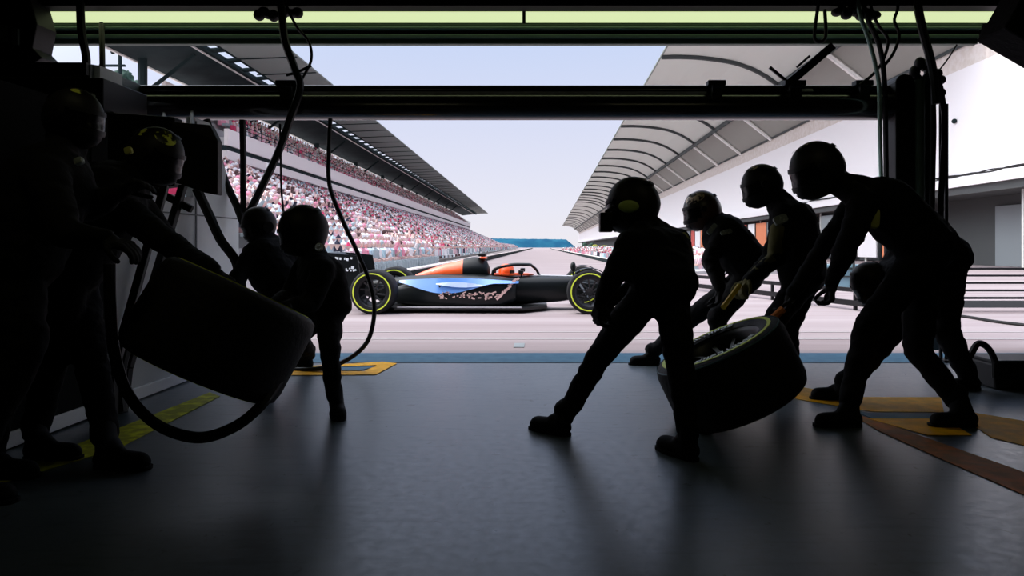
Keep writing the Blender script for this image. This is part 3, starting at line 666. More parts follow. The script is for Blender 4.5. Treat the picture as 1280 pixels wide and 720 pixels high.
# railings in the pit lane at right
def railing(name, label, P, zs, posts, hmax):
    t = thing(name, label, 'railing', V(P[0]))
    for z, w, h, m in zs:
        b = MB()
        for a, c in zip(P, P[1:]): b.rod(V(a)+V((0,0,z)), V(c)+V((0,0,z)), w, h)
        b.build('rail', M[m], t)
    for q in posts:
        b = MB(); p = V(P[0]).lerp(V(P[-1]), q) if len(P) == 2 else None
        b.box((p.x, p.y, hmax/2), (.05, .05, hmax)); b.build('post', M['black'], t)
def flat(px, D): return (((px-CX)*D/F), D, 0)
railing('pit_railing', 'two-rail black barrier seen between bending workers behind them', [flat(846, 17.2), flat(1080, 11.0)], [(.335, .05, .07, 'black'), (.12, .06, .09, 'black')], (0.02, .3, .62, .97), .36)
railing('pit_railing', 'five-rail black barrier in the sunlit pit lane at right edge', [flat(1082, 11.0), flat(1420, 11.0)], [(.69, .05, .035, 'black'), (.58, .04, .03, 'black'), (.46, .04, .03, 'black'), (.34, .04, .03, 'black'), (.22, .04, .035, 'black'), (.12, .08, .11, 'recess')], (0.01, .34, .7, .99), .7)
t = thing('barrier_panel', 'blue-grey low panel glimpsed under the tallest bending worker\'s arm', 'panel', flat(1070, 17))
b = MB(); p = flat(1066, 17); b.box((p[0], 17.1, .30), (1.5, .12, .60)); b.build('panel', M['blueg'], t, bevel=.02)
b = MB(); p = flat(1066, 17); b.box((p[0], 17.0, .50), (1.5, .04, .05)); b.box((p[0], 17.0, .30), (1.5, .04, .04)); b.build('rail', M['rib'], t)
b = MB(); p = flat(1066, 17); b.box((p[0], 16.95, .55), (.05, .04, 1.1)); b.build('post', M['rib'], t)

# ------------------------------------------------------------------ tyres
def tyre_unit(parent_name, label, c, axis, R_=.355, w=.40, cat='tyre', up=None, parent=None, marks=True, edge=False, group=None, face='tyre_y'):
    t = thing(parent_name, label, cat, c, group) if parent is None else parent
    Rm = frame(axis, up); c = V(c); h = w/2
    if parent is not None:
        grp = bpy.data.objects.new('wheel', None); C.objects.link(grp); grp.location = c; put(grp, parent); t = grp
    prof = [(R_*.66, h*.92), (R_*.74, h), (R_*.90, h*.99), (R_*.97, h*.90), (R_, h*.70), (R_*1.003, 0), (R_, -h*.70), (R_*.97, -h*.90), (R_*.90, -h*.99), (R_*.74, -h), (R_*.66, -h*.92), (R_*.62, -h*.6), (R_*.62, h*.6)]
    b = MB(); b.lathe(prof, Rm, c, 56, closed=True); b.build('tyre', M['tyre'], t, smooth=True)
    b = MB()
    b.lathe([(R_*.63, h*.85), (R_*.66, h*.9), (R_*.63, h*.6), (R_*.58, h*.3), (R_*.57, -h*.8), (R_*.63, -h*.9), (R_*.60, -h*.85), (R_*.55, -h*.7), (R_*.55, h*.25), (R_*.60, h*.8)], Rm, c, 40, closed=True)
    b.lathe([(.001, h*.45), (R_*.16, h*.5), (R_*.18, h*.3), (R_*.18, -h*.3), (.001, -h*.3)], Rm, c, 16)
    for q in range(10):
        a = 2*PI*q/10; d = V((math.cos(a), math.sin(a), 0)); d2 = V((math.cos(a+.25), math.sin(a+.25), 0))
        b.rod(c+Rm @ (d*R_*.15+V((0,0,h*.4))), c+Rm @ (d2*R_*.58+V((0,0,h*.62))), .025, .018, None, Rm @ V((0,0,1)))
    b.build('rim', M['rim'], t, smooth=True)
    for sgn in (1, -1):
        b = MB(); z = sgn*(h+.002)
        b.lathe([(R_*.80, z), (R_*.855, z), (R_*.855, z-sgn*.008), (R_*.80, z-sgn*.008)], Rm, c, 56, closed=True); b.build('yellow_band', M[face], t)
        if not marks: continue
        random.seed(3)
        for base in (4.10, .96):
            b = MB()
            for q in range(9):
                a = base+.15*q; wd_ = .028
                if q == 4: wd_ = .008
                for (r0, r1, da0, da1) in random.sample([(.67, .70, -.055, .055), (.76, .79, -.055, .055), (.67, .79, -.055, -.025), (.67, .79, .025, .055), (.715, .745, -.055, .055)], 3):
                    k = wd_/.028; P = [c+Rm @ V((R_*r*math.cos(a+d*k), R_*r*math.sin(a+d*k), z)) for r, d in ((r0, da0), (r1, da0), (r1, da1), (r0, da1))]
                    b.prism(P, Rm @ V((0, 0, -sgn*.004)))
            b.build('sidewall_marks', M['tyre_w'], t)
    if edge:
        b = MB(); b.lathe([(R_*.955, h*.955), (R_*.972, h*.925), (R_*.96, h*.90)], Rm, c, 56, closed=True); b.build('edge_band', M['tyre_b'], t)
    return t
ax = V((-.43, .01, .90)).normalized()
fc = W(894, 428, 4.05)
tyre_unit('carried_tyre', 'slick tyre with yellow band and pale marks, carried by the right-hand workers', fc-ax*.20, ax, .40, .40, edge=True, up=V((1, 0, .4)))
ax2 = V((.40, .25, .88)).normalized()
tyre_unit('carried_tyre', 'huge dark tyre held tilted by the crew at left', W(277, 414, 3.12), ax2, .365, .43, up=V((1, 0, -.4)))
# wheel gun style handles on the right tyre
b = MB(); b.tube([W(904, 384, 4.3), W(924, 357, 4.45)], .018, smooth=False); tag(b.build('handle_bar', M['yellow_h']), 'yellow bar gripped by the worker with the pale shoulder patch', 'handle')
b = MB(); b.tube([W(962, 402, 4.15), W(979, 386, 4.15)], .024, smooth=False); tag(b.build('handle_bar', M['orange_h']), 'orange bar just above the right carried tyre', 'handle')

# ------------------------------------------------------------------ the racing car
CY = 11.45; OX = W(465, 0, 10.5).x
car = thing('racing_car', 'black open wheel racing car with blue flank and orange engine cover', 'car', (OX+1.6, CY, 0))
def cp_(x, y, z): return V((OX+x, CY+y, z))
def sup(x, hw, z0, z1, n=20, e=.6, ty=1.0):
    out = []
    for k in range(n):
        a = 2*PI*k/n; c_, s_ = math.cos(a), math.sin(a)
        yy = hw*math.copysign(abs(c_)**e, c_); zz = (z0+z1)/2+(z1-z0)/2*math.copysign(abs(s_)**e, s_)
        if s_ > 0: yy *= 1-(1-ty)*s_
        out.append(cp_(x, yy, zz))
    return out
b = MB()
b.loft([sup(*s) for s in ((-.55, .10, .28, .42), (-.1, .16, .16, .50), (.4, .24, .10, .56), (.9, .32, .08, .60), (1.5, .36, .08, .60), (1.75, .36, .08, .58), (2.35, .34, .09, .565), (2.9, .27, .13, .555), (3.35, .21, .19, .545), (3.8, .17, .20, .47), (4.2, .14, .20, .38), (4.48, .11, .18, .28), (4.52, .06, .20, .25))], M['car_black'])
b.build('chassis', None, car, smooth=True)
for sgn in (-1, 1):
    b = MB()
    rings = []
    for x, y, hw, z0, z1 in ((.25, .25, .12, .12, .40), (.6, .34, .20, .08, .50), (1.0, .46, .26, .07, .56), (1.5, .52, .28, .07, .58), (1.95, .54, .27, .09, .57), (2.15, .53, .24, .16, .54), (2.2, .52, .20, .20, .50)):
        rings.append([V((p.x, CY+sgn*y+(p.y-CY), p.z)) for p in sup(x, hw, z0, z1, 20, .55, .85)])
    b.loft(rings, M['car_black']); b.build('sidepod', None, car, smooth=True)
    # blue swoosh along the upper flank, wrapped on the pod
    b = MB(); NS = 26; top = []; bot = []
    for i in range(NS+1):
        x = .30+1.95*i/NS; f = i/NS
        y = [.25+.12, .34+.20, .46+.26, .52+.28, .54+.27, .53+.24][0]
        xs = (.25, .6, 1.0, 1.5, 1.95, 2.2, 2.4); ys = (.375, .545, .725, .805, .815, .76, .60)
        for a_ in range(6):
            if xs[a_] <= x <= xs[a_+1]: tt = (x-xs[a_])/(xs[a_+1]-xs[a_]); y = ys[a_]*(1-tt)+ys[a_+1]*tt
        zt = .50+.05*math.sin(f*PI); zb = .47-.16*math.sin(min(1, f*1.25)*PI)**1.3
        top.append(cp_(x, sgn*(y*.94-.01), min(zt, .56))); bot.append(cp_(x, sgn*(y+.012), min(zb, zt-.02)))
    vs_ = top+bot+[p+V((0, -sgn*.03, 0)) for p in bot]+[p+V((0, -sgn*.03, -.01)) for p in top]; n_ = NS+1
    fs_ = [(q*n_+i, q*n_+i+1, ((q+1) % 4)*n_+i+1, ((q+1) % 4)*n_+i) for q in range(4) for i in range(NS)]
    b.add(vs_, fs_); b.build('blue_flank', M['car_blue'], car, smooth=True)
    b = MB(); vs_ = []
    for i in range(13):
        x = .95+.75*i/12; y = .725+.09*min(1, (x-.95)/.5) if x < 1.5 else .812
        zc = .46-.02*(i/12); hh = .035*math.sin(PI*(i+.3)/12.6)+.004
        vs_ += [cp_(x, sgn*(y+.015), zc-hh), cp_(x, sgn*(y-.005), zc+hh)]
    b.add(vs_+[v+V((0, -sgn*.02, 0)) for v in vs_], [(2*i, 2*i+2, 2*i+3, 2*i+1) for i in range(12)]+[(26+2*i, 26+2*i+1, 26+2*i+3, 26+2*i+2) for i in range(12)]); b.build('pale_streak', M['car_pale'], car)
    # pale pattern marks low on the side
    b = MB(); random.seed(21)
    for q in range(46):
        x = 1.02+.95*random.random(); z = .235+.10*random.random()+.0*(x-1); y = .79 if x > 1.3 else .74
        b.box(cp_(x, sgn*(y+.022), z), (random.uniform(.02, .07), .012, random.uniform(.012, .03)), None, Matrix.Rotation(random.uniform(-.6, .6), 3, 'Y'))
    for q in range(22):
        f = q/21; x = 1.92+.30*f; z = .24+.30*f; b.box(cp_(x+random.uniform(-.02, .02), sgn*(.825-.10*f), z), (.05, .012, .035), None, Matrix.Rotation(-.8, 3, 'Y'))
    b.build('sponsor_marks', M['car_pink'], car)['kind'] = 'stuff'
    b = MB(); b.box(cp_(2.28, sgn*.52, .64), (.08, .20, .06)); b.rod(cp_(2.28, sgn*.36, .56), cp_(2.28, sgn*.45, .63), .02, .015); b.build('mirror', M['car_black'], car, bevel=.01)
    # suspension
    b = MB()
    for x0_, x1_, z_, z2_ in ((0, -.2, .42, .40), (0, .25, .42, .42), (0, -.2, .22, .22), (0, .3, .22, .2), (3.35, 3.1, .46, .48), (3.35, 3.6, .46, .44), (3.35, 3.1, .24, .26), (3.35, 3.6, .24, .26), (3.35, 3.2, .24, .48)):
        b.rod(cp_(x0_, sgn*.72, z_), cp_(x1_, sgn*.16, z2_), .04, .014)
    b.build('suspension', M['carbon'], car)
b = MB(); b.prism([cp_(*p) for p in ((-.25, -.5, .05), (.3, -.75, .05), (2.3, -.80, .05), (2.7, -.40, .05), (2.7, .40, .05), (2.3, .80, .05), (.3, .75, .05), (-.25, .5, .05))], (0, 0, .035)); b.build('floor', M['carbon'], car)
b = MB()
for sgn in (-1, 1): b.rod(cp_(.35, sgn*.765, .10), cp_(2.3, sgn*.815, .10), .012, .022)
b.build('floor_edge', M['silver'], car)
# engine cover: orange rear, black hoop
def ec(x, hw, z0, z1): return sup(x, hw, z0, z1, 16, .8, .55)
b = MB(); b.loft([ec(.50, .05, .50, .58), ec(.75, .10, .50, .68), (ec(1.0, .13, .50, .76)), ec(1.3, .15, .50, .83)], M['car_orange']); b.build('engine_cover', None, car, smooth=True)
b = MB(); b.loft([ec(1.3, .155, .50, .835), ec(1.45, .17, .50, .87), ec(1.6, .17, .50, .87), ec(1.70, .15, .50, .80), ec(1.74, .12, .50, .70)], M['car_black']); b.build('airbox', None, car, smooth=True)
b = MB(); b.box(cp_(1.62, 0, .905), (.12, .26, .05)); b.rod(cp_(1.62, 0, .86), cp_(1.62, 0, .90), .04, .04); b.build('top_camera', M['car_black'], car, bevel=.012)
b = MB(); b.box(cp_(1.64, 0, .86), (.10, .345, .03)); b.build('hoop_stripe', M['car_orange'], car, bevel=.008)
b = MB(); b.lathe([(.001, .16), (.06, .155), (.115, .11), (.135, .03), (.125, -.06), (.10, -.12), (.06, -.14)], Matrix.Identity(3), cp_(2.02, 0, .60), 20); b.build('driver_helmet', M['car_orange'], car, smooth=True)
b = MB(); b.lathe([(.137, .05), (.139, .0), (.136, -.04)], Matrix.Identity(3), cp_(2.02, 0, .60), 12, None, -1.1, 1.1); b.build('driver_visor', M['visor'], car, smooth=True)
b = MB(); b.tube([cp_(1.80, -.24, .58), cp_(1.85, -.25, .68), cp_(2.1, -.24, .74), cp_(2.35, -.14, .745), cp_(2.43, 0, .74), cp_(2.35, .14, .745), cp_(2.1, .24, .74), cp_(1.85, .25, .68), cp_(1.80, .24, .58)], .024, n=10)
b.tube([cp_(2.43, 0, .74), cp_(2.52, 0, .66), cp_(2.58, 0, .55)], .022, n=8); b.build('halo', M['car_black'], car, smooth=True)
b = MB(); b.lathe([(.25, 0), (.26, .02), (.20, .03), (.19, 0)], Matrix.Scale(1.5, 3, V((1,0,0))), cp_(2.1, 0, .57), 24, closed=True); b.build('cockpit_surround', M['car_orange'], car, smooth=True)
b = MB(); b.loft([[cp_(x, y, z+.004) for y, z in ((-.10, z1), (.10, z1), (.10, z1+.012), (-.10, z1+.012))] for x, z1 in ((2.55, .556), (2.9, .548), (3.3, .540))]); b.build('nose_stripe', M['silver'], car)
# rear wing
b = MB()
for x, z, ch, tilt in ((-.62, .80, .32, -.25), (-.78, .90, .16, -.6), (-.55, .45, .22, -.2)):
    R = Matrix.Rotation(-tilt, 3, 'Y'); b.box(cp_(x, 0, z), (ch, 1.0, .025), None, R)
b.build('rear_wing', M['car_black'], car, bevel=.006)
for sgn in (-1, 1):
    b = MB(); b.prism([cp_(-.92, sgn*.5, .96), cp_(-.35, sgn*.5, .90), cp_(-.30, sgn*.5, .62), cp_(-.45, sgn*.5, .40), cp_(-.75, sgn*.5, .40), cp_(-.92, sgn*.5, .62)], (0, sgn*.02, 0)); e_ = b.build('wing_endplate', M['car_black'], car)
    b = MB(); random.seed(4)
    for rr, z in ((0, .85), (1, .70), (1, .66)):
            q_ = -.84
            while q_ < -.40:
                w_ = random.uniform(.015, .06); b.box(cp_(q_+w_/2, sgn*.528, z+random.uniform(-.012, .012)), (w_, .01, random.uniform(.015, .045)), None, Matrix.Rotation(random.uniform(-.3, .3), 3, 'Y')); q_ += w_+random.uniform(.008, .05)
    b.build('wing_lettering', M['tyre_w'], e_)
# front wing
b = MB()
for x, z, ch, tilt in ((4.25, .12, .30, .05), (4.05, .17, .18, .3), (3.93, .22, .12, .5)):
    b.box(cp_(x, 0, z), (ch, 1.8, .018), None, Matrix.Rotation(tilt, 3, 'Y'))
for sgn in (-1, 1): b.box(cp_(4.12, sgn*.9, .19), (.55, .02, .26))
b.build('front_wing', M['car_black'], car, bevel=.005)
b = MB(); b.rod(cp_(3.12, -.42, .53), cp_(3.12, -.42, .66), .02, .02); b.ell(cp_(3.12, -.42, .72), (.045, .05, .085)); b.build('camera_pod', M['car_black'], car, smooth=True)
for x, r, w, s in ((0, .345, .40, -1), (0, .345, .40, 1), (3.35, .345, .31, -1), (3.35, .345, .31, 1)):
    tyre_unit('wheel', None, cp_(x, s*(.78 if x == 0 else .80), r), V((0, s, 0)), r, w, parent=car, marks=False)
for x in (3.35,):
    for s in (-1, 1):
        b = MB(); b.lathe([(.37, -.12), (.375, 0), (.37, .12), (.36, .12), (.36, -.12)], frame((0, 1, 0), (1, 0, 0)), cp_(x, s*.80, .345), 14, None, -2.2, -.9, closed=True); b.build('wheel_deflector', M['car_black'], car)

# ------------------------------------------------------------------ people
def hand(parent, wrist, dirn, palm_n, curl=.8, side=1, m='glove', name='glove'):
    d = V(dirn).normalized(); n_ = V(palm_n); n_ = (n_-d*n_.dot(d)).normalized(); s = d.cross(n_)*side; w = V(wrist)
    b = MB(); b.capsule(w-d*.03, w+d*.03, .031, .033)
    for k in (-1, -.35, .3, .95): b.capsule(w+d*.025+s*k*.018, w+d*.095+s*k*.032, .019, .016, n=10)
    for k, L in ((-1, .066), (-.35, .080), (.3, .086), (.95, .078)):
        p = w+d*.095+s*k*.032; a = 0; r = .0125
        for j in range(3):
            a += curl*(.75 if j == 0 else .8); q = p+(d*math.cos(a)+n_*math.sin(a))*L*(.45, .32, .23)[j]
            b.capsule(p, q, r, r*.93, n=8); p = q; r *= .93
    p = w+d*.03+s*.028; q = p+(d*.55+s*.65+n_*.35).normalized()*.045; b.capsule(p, q, .016, .0135, n=8)
    q2 = q+(d*.75+s*.15+n_*(.4+curl*.3)).normalized()*.036; b.capsule(q, q2, .0135, .012, n=8); q3 = q2+(d*.8-s*.1+n_*.5).normalized()*.025; b.capsule(q2, q3, .012, .011, n=8)
    return mesh_obj(name, remesh(b, .0052, 2), M[m], parent)
def boot(parent, heel, dirn, ankle, L=.29, pitch=0):
    heel = V(heel); d = V(dirn).normalized(); d = (d+V((0, 0, pitch))).normalized(); sd_ = d.cross(V((0, 0, 1))).normalized(); up = sd_.cross(d)
    b = MB(); b.capsule(heel+d*.045+up*.045, heel+d*.10+up*.045, .045, .047)
    b.capsule(heel+d*.10+up*.045, heel+d*(L-.06)+up*.035, .046, .046); b.capsule(heel+d*(L-.09)+up*.033+sd_*.015, heel+d*(L-.045)+up*.03-sd_*.005, .044, .036)
    b.capsule(heel+d*.06+up*.05, V(ankle)+V((0, 0, .05)), .046, .05); b.capsule(heel+d*.12+up*.07, V(ankle)+V((0, 0, .0)), .038, .045)
    me = remesh(b, .010, 3)
    for v in me.vertices:
        h = (v.co-heel).dot(up)
        if h < .008: v.co += up*(.008-h)
    o = mesh_obj('boot', me, M['boot'], parent)
    b = MB(); out = []
    for k in range(20):
        a = 2*PI*k/20; x = .5-.5*math.cos(a); w_ = .044*abs(math.sin(a))**.6*(1 if x < .4 else 1.12)*(1 if math.sin(a) > 0 else -1)
        out.append(heel+d*(x*L*.99+.002)+sd_*w_)
    b.prism([p+up*.0 for p in out], up*.018); b.build('sole', M['boot'], o)
def helmet(parent, c, fwd, up=(0, 0, 1), s=1.0, shell='helmet', graphics=(), chin=.0, headset=False):
    f = V(fwd).normalized(); u = V(up); u = (u-f*u.dot(f)).normalized(); l = u.cross(f); R = Matrix((f, l, u)).transposed(); c = V(c)
    def surf(th, ph, k=1.0):      # th from top (0) to bottom, ph: 0 = front
        x, y, z = math.sin(th)*math.cos(ph), math.sin(th)*math.sin(ph), math.cos(th)
        fx = .142*(1+.10*max(0, -z)*max(0, x)*2+chin*max(0, x)*max(0, -z)); p = V((x*fx, y*.122, z*(.150 if z > 0 else .158)))
        if z < -.25 and x < .2: p.x *= 1+.25*(z+.25); p.y *= 1+.18*(z+.25)
        return c+R @ (p*s*k)
    b = MB(); n, k = 32, 20; vs_ = [surf(max(1e-3, PI*.83*i/k), 2*PI*j/n) for i in range(k+1) for j in range(n)]
    fs_ = [(i*n+j, (i+1)*n+j, (i+1)*n+(j+1) % n, i*n+(j+1) % n) for i in range(k) for j in range(n)]+[tuple(range(n)), tuple(k*n+j for j in reversed(range(n)))]
    b.add(vs_, fs_); h = b.build('helmet', M[shell], parent, smooth=True)
    def piece(nm, m, t0, t1, p0, p1, kk=1.015, nn=14, round_=0):
        b = MB(); k2 = 8; vs1 = []
        for K in (kk, kk-.03):
            for i in range(k2+1):
                for j in range(nn+1):
                    ti = t0+(t1-t0)*i/k2; pj = p0+(p1-p0)*j/nn
                    if round_:
                        uu = 2*i/k2-1; vv = 2*j/nn-1; sc = math.sqrt(max(0, 1-uu*uu*.5)); sc2 = math.sqrt(max(0, 1-vv*vv*.5))
                        ti = (t0+t1)/2+(t1-t0)/2*uu*sc2; pj = (p0+p1)/2+(p1-p0)/2*vv*sc
                    vs1.append(surf(ti, pj, K))
        w = nn+1; q = (k2+1)*w; fs1 = []
        for i in range(k2):
            for j in range(nn):
                a = i*w+j; fs1 += [(a, a+w, a+w+1, a+1), (q+a, q+a+1, q+a+w+1, q+a+w)]
        b.add(vs1, fs1); return b.build(nm, M[m], h, smooth=True)
    piece('visor', 'visor', 1.25, 1.85, -1.15, 1.15, 1.02)
    piece('goggle_frame', 'black', 1.18, 1.32, -1.0, 1.0, 1.055); piece('goggle_frame', 'black', 1.78, 1.95, -.9, .9, 1.055)
    piece('chin_vent', 'black', 2.05, 2.3, -.35, .35, 1.03)
    for p0_ in (-.55, .25): piece('helmet_vent', 'black', .42, .60, p0_, p0_+.3, 1.05, 6)
    piece('rear_spoiler', 'black', .95, 1.12, 2.5, 3.78, 1.06, 10)
    for sg in (-1, 1):
        b = MB(); a_ = surf(1.5, sg*1.32, 1.0); o_ = l*sg; b.tube([a_-o_*.01, a_+o_*.014], .022*s, n=14, smooth=False); b.build('visor_pivot', M['black'], h)
    for g in graphics: piece('helmet_graphic', *g, round_=1)
    if headset:
        for sgn in (-1, 1):
            b = MB(); b.tube([c+l*sgn*.105*s-u*.03*s, c+l*sgn*.150*s-u*.03*s], .045*s, n=14, smooth=False); b.build('ear_cup', M['black'], h, smooth=True)
    return h
def body(parent, J, k=1.0, torso=.115, arm=1.0, leg=1.0, seed=0, m='suit'):
    b = MB(); g = lambda n_: V(J[n_])
    pel, che, nek, hd = g('pelvis'), g('chest'), g('neck'), g('head')
    sl, sr, hl, hr = g('shL'), g('shR'), g('hipL'), g('hipR')
    sx = (sr-sl).normalized(); sx2 = (hr-hl).normalized() if (hr-hl).length > .02 else sx
    for q in (-1, 0, 1):
        b.capsule(pel+sx2*q*.065*k, che+sx*q*.075*k, torso*k, torso*1.06*k, n=16)
    b.capsule(pel-sx2*.075*k, pel+sx2*.075*k, .125*k, .125*k); mid = (sl+sr)/2
    b.capsule(che, nek, torso*.98*k, .078*k); b.capsule(nek, hd, .074*k, .085*k)
    for q_ in (sl, sr): b.capsule(nek.lerp(hd, .15), q_.lerp(nek, .12), .070*k, .072*k)
    b.ell(hd, (.08, .08, .10))
    b.capsule(sl, sr, .080*k, .080*k); b.capsule(sl, che, .075*k, .10*k); b.capsule(sr, che, .075*k, .10*k)
    for s in 'LR':
        e, w = g('el'+s), g('wr'+s); b.capsule(g('sh'+s), e, .078*arm*k, .060*arm*k); b.capsule(e, w, .060*arm*k, .040*arm*k)
        kn, an = g('kn'+s), g('an'+s); b.capsule(pel, g('hip'+s), .11*k, .105*k); b.capsule(g('hip'+s), kn, .100*leg*k, .073*leg*k); b.capsule(kn, an, .072*leg*k, .054*leg*k)
        b.capsule(an+V((0,0,.04)), an+V((0,0,-.0)), .056*leg*k, .052*leg*k)
    me = remesh(b, .0135, 5, .010, seed); return mesh_obj('body', me, M[m], parent)
def patch(parent, nm, m, c, n_, r, seed=0, tilt=.35):
    R = frame(n_, (math.cos(tilt), 0, math.sin(tilt))); b = MB(); rings = []
    for z, k in ((-.012, 1.0), (.002, 1.0), (.007, .93), (.009, .5)):
        rings.append([V(c)+R @ V((r[0]*k*math.copysign(abs(math.cos(a))**.45, math.cos(a)), r[1]*k*math.copysign(abs(math.sin(a))**.45, math.sin(a)), z-.10*((r[0]*math.cos(a))**2+(r[1]*math.sin(a))**2)*20)) for a in [2*PI*q/24 for q in range(24)]])
    b.loft(rings); return b.build(nm, M[m], parent, smooth=True)
def person(label, J, feet, hands, face, hs=1.0, up=(0, 0, 1), shell='helmet', graphics=(), k=1.0, torso=.115, arm=1.0, leg=1.0, headset=False, chin=.35, seed=0, m='suit', gl='glove', mat_arm=None):
    J = {a: W(*p) for a, p in J.items()}
    g0 = J['pelvis']; t = thing('person', label, 'person', (g0.x, g0.y, 0))
    bo = body(t, J, k, torso, arm, leg, seed, m)
    helmet(t, J['head'], face, up, hs, shell, graphics, chin, headset)
    for s, (heel, dr, pit) in zip('LR', feet): boot(t, heel, dr, J['an'+s], pitch=pit)
    for s, (dr, pn, cu) in zip('LR', hands): hand(t, J['wr'+s], dr, pn, cu, 1 if s == 'L' else -1, gl)
    # belt
    b = MB(); sx = (J['hipR']-J['hipL']).normalized(); ax_ = (J['chest']-J['pelvis']).normalized(); c = J['pelvis']+ax_*.11
    R = frame(ax_, sx); b.lathe([(1.0, -.02), (1.03, -.015), (1.03, .015), (1.0, .02)], R @ Matrix.Diagonal(V((.185*k, .125*k, 1))), c, 28, closed=True); b.build('belt', M['suit_grey'], t, smooth=True)
    return t, J, bo
def heelat(px, py, z=0.0): return G(px, py, z)

GY = [('helm_y', .25, .75, 1.2, 2.3), ('helm_y', .3, .8, -2.3, -1.3)]
# P1: striding, nearest of the right group, seen three-quarter from behind
t1, J1, _ = person('person in black kit with yellow-marked helmet striding left before the racing car', dict(
    head=(792, 256, 3.9), neck=(812, 290, 3.86), chest=(826, 314, 3.72), pelvis=(830, 352, 3.55), shL=(788, 304, 3.62), shR=(846, 302, 3.86),
    elL=(764, 350, 3.50), wrL=(752, 374, 3.58), elR=(800, 355, 4.0), wrR=(762, 376, 4.0), hipL=(814, 362, 3.52), hipR=(838, 366, 3.58),
    knL=(752, 442, 3.70), anL=(706, 520, 3.82), knR=(851, 462, 3.46), anR=(860, 545, 3.38)),
    [(heelat(713, 546), (-.75, .6, 0), 0), (heelat(872, 578), (-.5, .8, 0), 0)], [((-.25, .1, -.9), (.6, .3, 0), .8), ((-.3, 0, -.9), (-.5, -.6, 0), .6)],
    (-.85, .35, -.28), hs=1.08, graphics=[('helm_y', .25, .72, -2.6, -1.3), ('helm_y', .5, .8, -3.1, -2.8)], headset=False, chin=.35, seed=1, k=1.0, torso=.118)
hm = [c for c in t1.children if c.name.startswith('helmet')][0]
b = MB(); b.ell(W(786, 258, 3.755), (.058, .012, .035), None, None, 16, 8); b.build('ear_panel', M['helm_g'], hm, smooth=True)
b = MB(); b.box(W(757, 278, 3.86), (.07, .10, .11)); b.tube([W(757, 266, 3.84), W(768, 258, 3.82)], .014, smooth=False); b.build('breathing_mask', M['black'], hm, bevel=.015)
patch(t1, 'shoulder_patch', 'patch_y', W(858, 306, 3.75), (.3, -.9, .1), (.03, .07))
patch(t1, 'sleeve_patch', 'patch_w', W(839, 303, 3.66), (.1, -1, .2), (.02, .02))
# P2
t2, J2, _ = person('person in brown-marked helmet leaning behind the striding worker, second in right group', dict(
    head=(878, 263, 5.65), neck=(894, 275, 5.65), chest=(906, 296, 5.62), pelvis=(936, 330, 5.6), shL=(905, 290, 5.45), shR=(905, 288, 5.82),
    elL=(888, 324, 5.35), wrL=(900, 362, 5.15), elR=(886, 326, 5.8), wrR=(912, 372, 5.5), hipL=(936, 346, 5.5), hipR=(936, 344, 5.7),
    knL=(896, 398, 5.45), anL=(905, 450, 5.5), knR=(858, 402, 5.95), anR=(815, 442, 6.08)),
    [(G(916, 472), (-.95, .1, 0), 0), (G(826, 456), (-1, 0, 0), 0)], [((-.2, -.2, -.9), (-1, 0, 0), .7), ((-.2, -.2, -.9), (-1, 0, 0), .7)],
    (-.93, -.15, -.30), up=(-.3, 0, 1), hs=1.12, shell='helmet_brown', graphics=[('helm_w', .45, 1.1, .1, 1.7), ('helm_w', .3, .8, -.6, .4)], seed=2, k=1.10, torso=.16)
patch(t2, 'shoulder_patch', 'patch_w', W(890, 286, 5.34), (-.3, -.9, .3), (.05, .02), tilt=.9); patch(t2, 'chest_patch', 'patch_w', W(908, 290, 5.36), (0, -.9, .4), (.05, .02))
# P3
t3, J3, _ = person('person with pale shoulder patch and olive sleeve leaning down to the carried tyre', dict(
    head=(953, 232, 5.1), neck=(970, 248, 5.1), chest=(991, 280, 5.08), pelvis=(1004, 342, 5.1), shL=(980, 268, 4.92), shR=(984, 264, 5.28),
    elL=(972, 322, 4.80), wrL=(938, 350, 4.62), elR=(962, 324, 5.15), wrR=(934, 352, 4.9), hipL=(1000, 356, 5.02), hipR=(1006, 352, 5.2),
    knL=(966, 404, 4.88), anL=(978, 468, 5.05), knR=(985, 410, 5.1), anR=(990, 462, 5.28)),
    [(G(990, 486), (-1, 0, 0), 0), (G(1000, 477), (-1, 0, 0), 0)], [((-.8, -.3, -.7), (-.3, -.3, -.8), .9), ((-.6, -.4, -.6), (-.3, .2, -.8), .9)],
    (-.90, -.1, -.36), up=(-.36, 0, 1), hs=1.09, graphics=[('helm_w', .3, .62, .3, 1.6)], seed=3, k=1.10, torso=.15, gl='glove_olive')
patch(t3, 'shoulder_patch', 'patch_w', W(976, 274, 4.79), (-.2, -.9, .35), (.050, .032))
b = MB(); a_, c_ = W(974, 288, 4.86), W(970, 322, 4.79); b.capsule(a_, c_, .068, .060); b.capsule(c_, W(941, 347, 4.64), .060, .044)
mesh_obj('sleeve', remesh(b, .012, 3, .006, 5), M['glove_olive'], t3)
